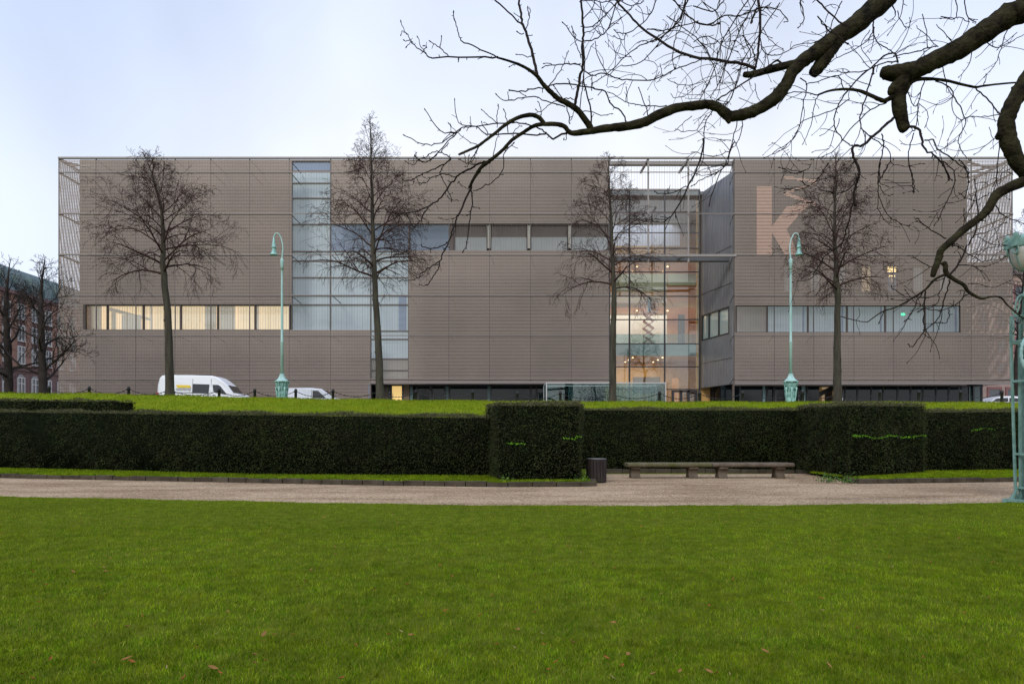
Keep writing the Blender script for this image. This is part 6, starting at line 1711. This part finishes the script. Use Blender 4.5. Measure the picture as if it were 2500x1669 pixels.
for i in range(6):
    a = math.pi / 3 * i
    c, s_ = math.cos(a), math.sin(a)
    mb.tube([(c * r_ * k, s_ * r_ * k, kz(y)) for r_, y in ((42, 603), (41, 618), (37.2, 635), (27, 650.5), (14, 660), (5, 662))], 0.016, 6)
    mb.box(c * 43 * k - 0.07, c * 43 * k + 0.07, s_ * 43 * k - 0.07, s_ * 43 * k + 0.07, kz(604), kz(578))
    mb.tube([(c * 43 * k, s_ * 43 * k, kz(579)), (c * 45 * k, s_ * 45 * k, kz(574)), (c * 41 * k, s_ * 41 * k, kz(571))], [0.06, 0.07, 0.03], 8)
mb.build("crown_band", M['patina_dark'], cl)
mb = MB()
for i in range(6):
    a = math.pi / 3 * i
    c, s_ = math.cos(a), math.sin(a); r_ = 46 * k
    pts = [(c * r_ - s_ * math.cos(t) * 8.5 * k, s_ * r_ + c * math.cos(t) * 8.5 * k, kz(612) + math.sin(t) * 9.5 * k) for t in [2 * math.pi * j / 20 for j in range(21)]]
    mb = MB(); mb.tube(pts, 0.018, 6, False)
    mb.build("hanging_ring", M['patina_dark'], cl)

# ------------------------------------------------------------------ old buildings at both sides
XF = -62.0
ob = thing("sandstone_building", "old red sandstone and orange brick building with green mansard roof at the left", "building", (XF, 90, 2.9))
mb = MB(); mb.box(XF - 14, XF, 58, 150, 2.9, 18.9); mb.build("wall", M['sandstone'], ob, ws=True)
mb = MB(); mb.box(XF, XF + 0.35, 58, 150, 18.9, 19.35); mb.box(XF, XF + 0.2, 58, 150, 9.35, 9.7); mb.build("cornice", M['sandstone'], ob, ws=True)
mb = MB()
mb.add([(XF + 0.1, 58, 19.36), (XF + 0.1, 150, 19.36), (XF - 1.4, 150, 22.6), (XF - 1.4, 58, 22.6), (XF - 12.5, 58, 22.6), (XF - 12.5, 150, 22.6), (XF - 14, 58, 19.36), (XF - 14, 150, 19.36)],
       [(0, 1, 2, 3), (3, 2, 5, 4), (4, 5, 7, 6), (0, 3, 4, 6), (1, 7, 5, 2)])
rf = mb.build("roof", M['mansard'], ob, ws=True)
for i in range(17):
    y = 72 + i * 2.6
    mb = MB(); mb.box(XF - 1.2, XF + 0.12, y - 0.7, y + 0.7, 19.4, 21.6); d = mb.build("dormer", M['mansard'], rf, ws=True)
for i in range(17):
    y = 72 + i * 2.6
    mb = MB(); mb.box(XF + 0.005, XF + 0.10, y + 0.72, y + 1.85, 9.75, 18.8); mb.build("brick_panel", M['brick'], ob, ws=True)
def old_window(root, X, y, z0, z1, w, arch, sgn=1, mframe=None):
    mb = MB()
    mb.box(min(X, X + sgn * .12), max(X, X + sgn * .12), y - w / 2 - .12, y - w / 2, z0, z1); mb.box(min(X, X + sgn * .12), max(X, X + sgn * .12), y + w / 2, y + w / 2 + .12, z0, z1)
    mb.box(min(X, X + sgn * .12), max(X, X + sgn * .12), y - w / 2, y + w / 2, z1 - .12, z1); mb.box(min(X, X + sgn * .12), max(X, X + sgn * .12), y - .05, y + .05, z0, z1 - .12)
    mb.box(min(X, X + sgn * .11), max(X, X + sgn * .11), y - w / 2, y + w / 2, z0 + (z1 - z0) * .62, z0 + (z1 - z0) * .62 + .1)
    mb.box(min(X, X + sgn * .2), max(X, X + sgn * .2), y - w / 2 - .15, y + w / 2 + .15, z0 - .12, z0)
    f = mb.build("window", mframe or M['white_frame'], root, ws=True)
    mb = MB(); mb.box(min(X, X + sgn * .04), max(X, X + sgn * .04), y - w / 2, y + w / 2, z0, z1 - .12)
    if arch:
        n = 9; vs = [(X + sgn * .05, y + math.cos(math.pi * j / n) * w / 2, z1 - .02 + math.sin(math.pi * j / n) * w / 2 * .7) for j in range(n + 1)]
        mb.add(vs, [tuple(range(n + 1))])
    mb.build("pane", M['pane'], f, ws=True)
for i in range(17):
    y = 72 + i * 2.6
    for r_, (z0, z1) in enumerate(((6.3, 8.5), (10.3, 12.5), (13.2, 15.2), (16.0, 17.9))):
        old_window(ob, XF + 0.006, y, z0, z1, 1.15, r_ == 0)

DR = 86.0
rb = thing("pink_building", "pale pink rendered building behind the museum's right end", "building", (PX(2480, DR), DR, 2.9))
mb = MB(); mb.box(PX(2300, DR), PX(2760, DR), DR, DR + 14, 2.9, PZ(672, DR)); mb.build("wall", M['pink_stone'], rb, ws=True)
mb = MB(); X0, X1, Zr = PX(2296, DR), PX(2764, DR), PZ(672, DR)
mb.prism([(X0, Zr + 0.01), (X1, Zr + 0.01), (X1 - 2, Zr + 1.6), (X0 + 2, Zr + 1.6)], DR - 0.4, DR + 14)
mb.box(PX(2385, DR), PX(2412, DR), DR + 3, DR + 6, Zr + 1.61, PZ(642, DR)); mb.build("roof", M['brown_roof'], rb, ws=True)
for x in (2356, 2400, 2444, 2488, 2532, 2580, 2630):
    for y0, y1 in ((700, 735), (765, 800), (825, 860), (885, 910)):
        mb = MB(); a0, a1, b0, b1 = PX(x - 10, DR), PX(x + 10, DR), PZ(y1, DR), PZ(y0, DR)
        mb.box(a0 - .15, a0, DR - .1, DR - .004, b0, b1); mb.box(a1, a1 + .15, DR - .1, DR - .004, b0, b1); mb.box(a0 - .15, a1 + .15, DR - .12, DR - .004, b1, b1 + .2); mb.box(a0 - .2, a1 + .2, DR - .16, DR - .004, b0 - .15, b0)
        f = mb.build("window", M['red_stone'], rb, ws=True)
        mb = MB(); mb.box(a0, a1, DR - .05, DR - .005, b0, b1); mb.build("pane", M['pane'], f, ws=True)
for x in (2427, 2472, 2520):
    mb = MB(); a0, a1, b1 = PX(x - 13, DR), PX(x + 13, DR), PZ(950, DR)
    mb.box(a0 - .25, a0, DR - .12, DR - .004, 2.95, b1); mb.box(a1, a1 + .25, DR - .12, DR - .004, 2.95, b1); mb.box(a0 - .25, a1 + .25, DR - .14, DR - .004, b1, b1 + .3)
    f = mb.build("door", M['red_stone'], rb, ws=True)
    mb = MB(); mb.box(a0, a1, DR - .06, DR - .005, 2.95, b1); mb.build("pane", M['pane'], f, ws=True)

# ------------------------------------------------------------------ fallen leaves
def leaf_mesh(nm, L_, W_, curl):
    n = 6; vs = []
    for i in range(n + 1):
        t = i / n; w = W_ * math.sin(math.pi * (0.06 + 0.9 * t)) ** 0.8; x = (t - 0.5) * L_; z = curl * (2 * t - 1) ** 2
        vs += [(x, -w / 2, z + w * .35), (x, 0, z), (x, w / 2, z + w * .35)]
    fs = []
    for i in range(n):
        for j in (0, 1): fs.append((i * 3 + j, i * 3 + j + 1, (i + 1) * 3 + j + 1, (i + 1) * 3 + j))
    me = bpy.data.meshes.new(nm); me.from_pydata(vs, [], fs); me.update(); return me
kinds = [("dry tan fallen leaf lying on the lawn", M['leaf_tan'], 0.062, 0.026), ("small rust brown fallen leaf lying on the lawn", M['leaf_rust'], 0.046, 0.02), ("small pale straw coloured leaf scrap lying on the lawn", M['leaf_pale'], 0.05, 0.011)]
meshes = []
for lab, m_, a, b in kinds:
    me = leaf_mesh("fallen_leaf", a, b, 0.008); me.materials.append(m_); meshes.append(me)
def drop(x, y, z, ki, s_=1.0):
    o = bpy.data.objects.new("fallen_leaf", meshes[ki]); COL.objects.link(o)
    o.location = (x, y, z); o.rotation_euler = (rng.uniform(-.5, .5), rng.uniform(-.5, .5), rng.uniform(0, 6.28)); o.scale = (s_, s_, s_)
    return o
spots = [(258, 1395, 0), (745, 1418, 0), (644, 1548, 0), (310, 1530, 0), (310, 1608, 0), (258, 1452, 1), (1570, 1463, 0), (1480, 1605, 1), (1535, 1597, 0), (322, 1614, 1), (2030, 1450, 1), (835, 1655, 1), (520, 1630, 0), (940, 1343, 1)]
for x, y, ki in spots:
    D = (EYE - 0.07) * F / (y - CY); tag(drop(PX(x, D), D, 0.07, ki, 0.95), kinds[ki][0], "leaf", "fallen leaves on the lawn")
for i in range(245):
    D = 3.7 + 9.3 * rng.random() ** 1.25; X = rng.uniform(-0.74, 0.78) * D
    ki = rng.choice((0, 0, 1, 1, 1, 2)); tag(drop(X, D, 0.068, ki, rng.uniform(0.5, 0.95)), kinds[ki][0], "leaf", "fallen leaves on the lawn")
gk = "brown fallen leaf on the gravel near the kerb"
for i in range(36):
    if i < 26: X, D = rng.uniform(8.0, 10.2), rng.uniform(20.5, 23.6)
    else: X, D = rng.uniform(-9, 8), rng.uniform(17.2, 18.2)
    if i >= 26: D = max(D, 0) if X > 2.6 else float(np.interp(X, [a for a, _ in KERB_L], [b for _, b in KERB_L])) - rng.uniform(0.05, 0.5)
    tag(drop(X, D, 0.015, rng.choice((0, 1)), 1.3), gk, "leaf", "fallen leaves on the gravel")
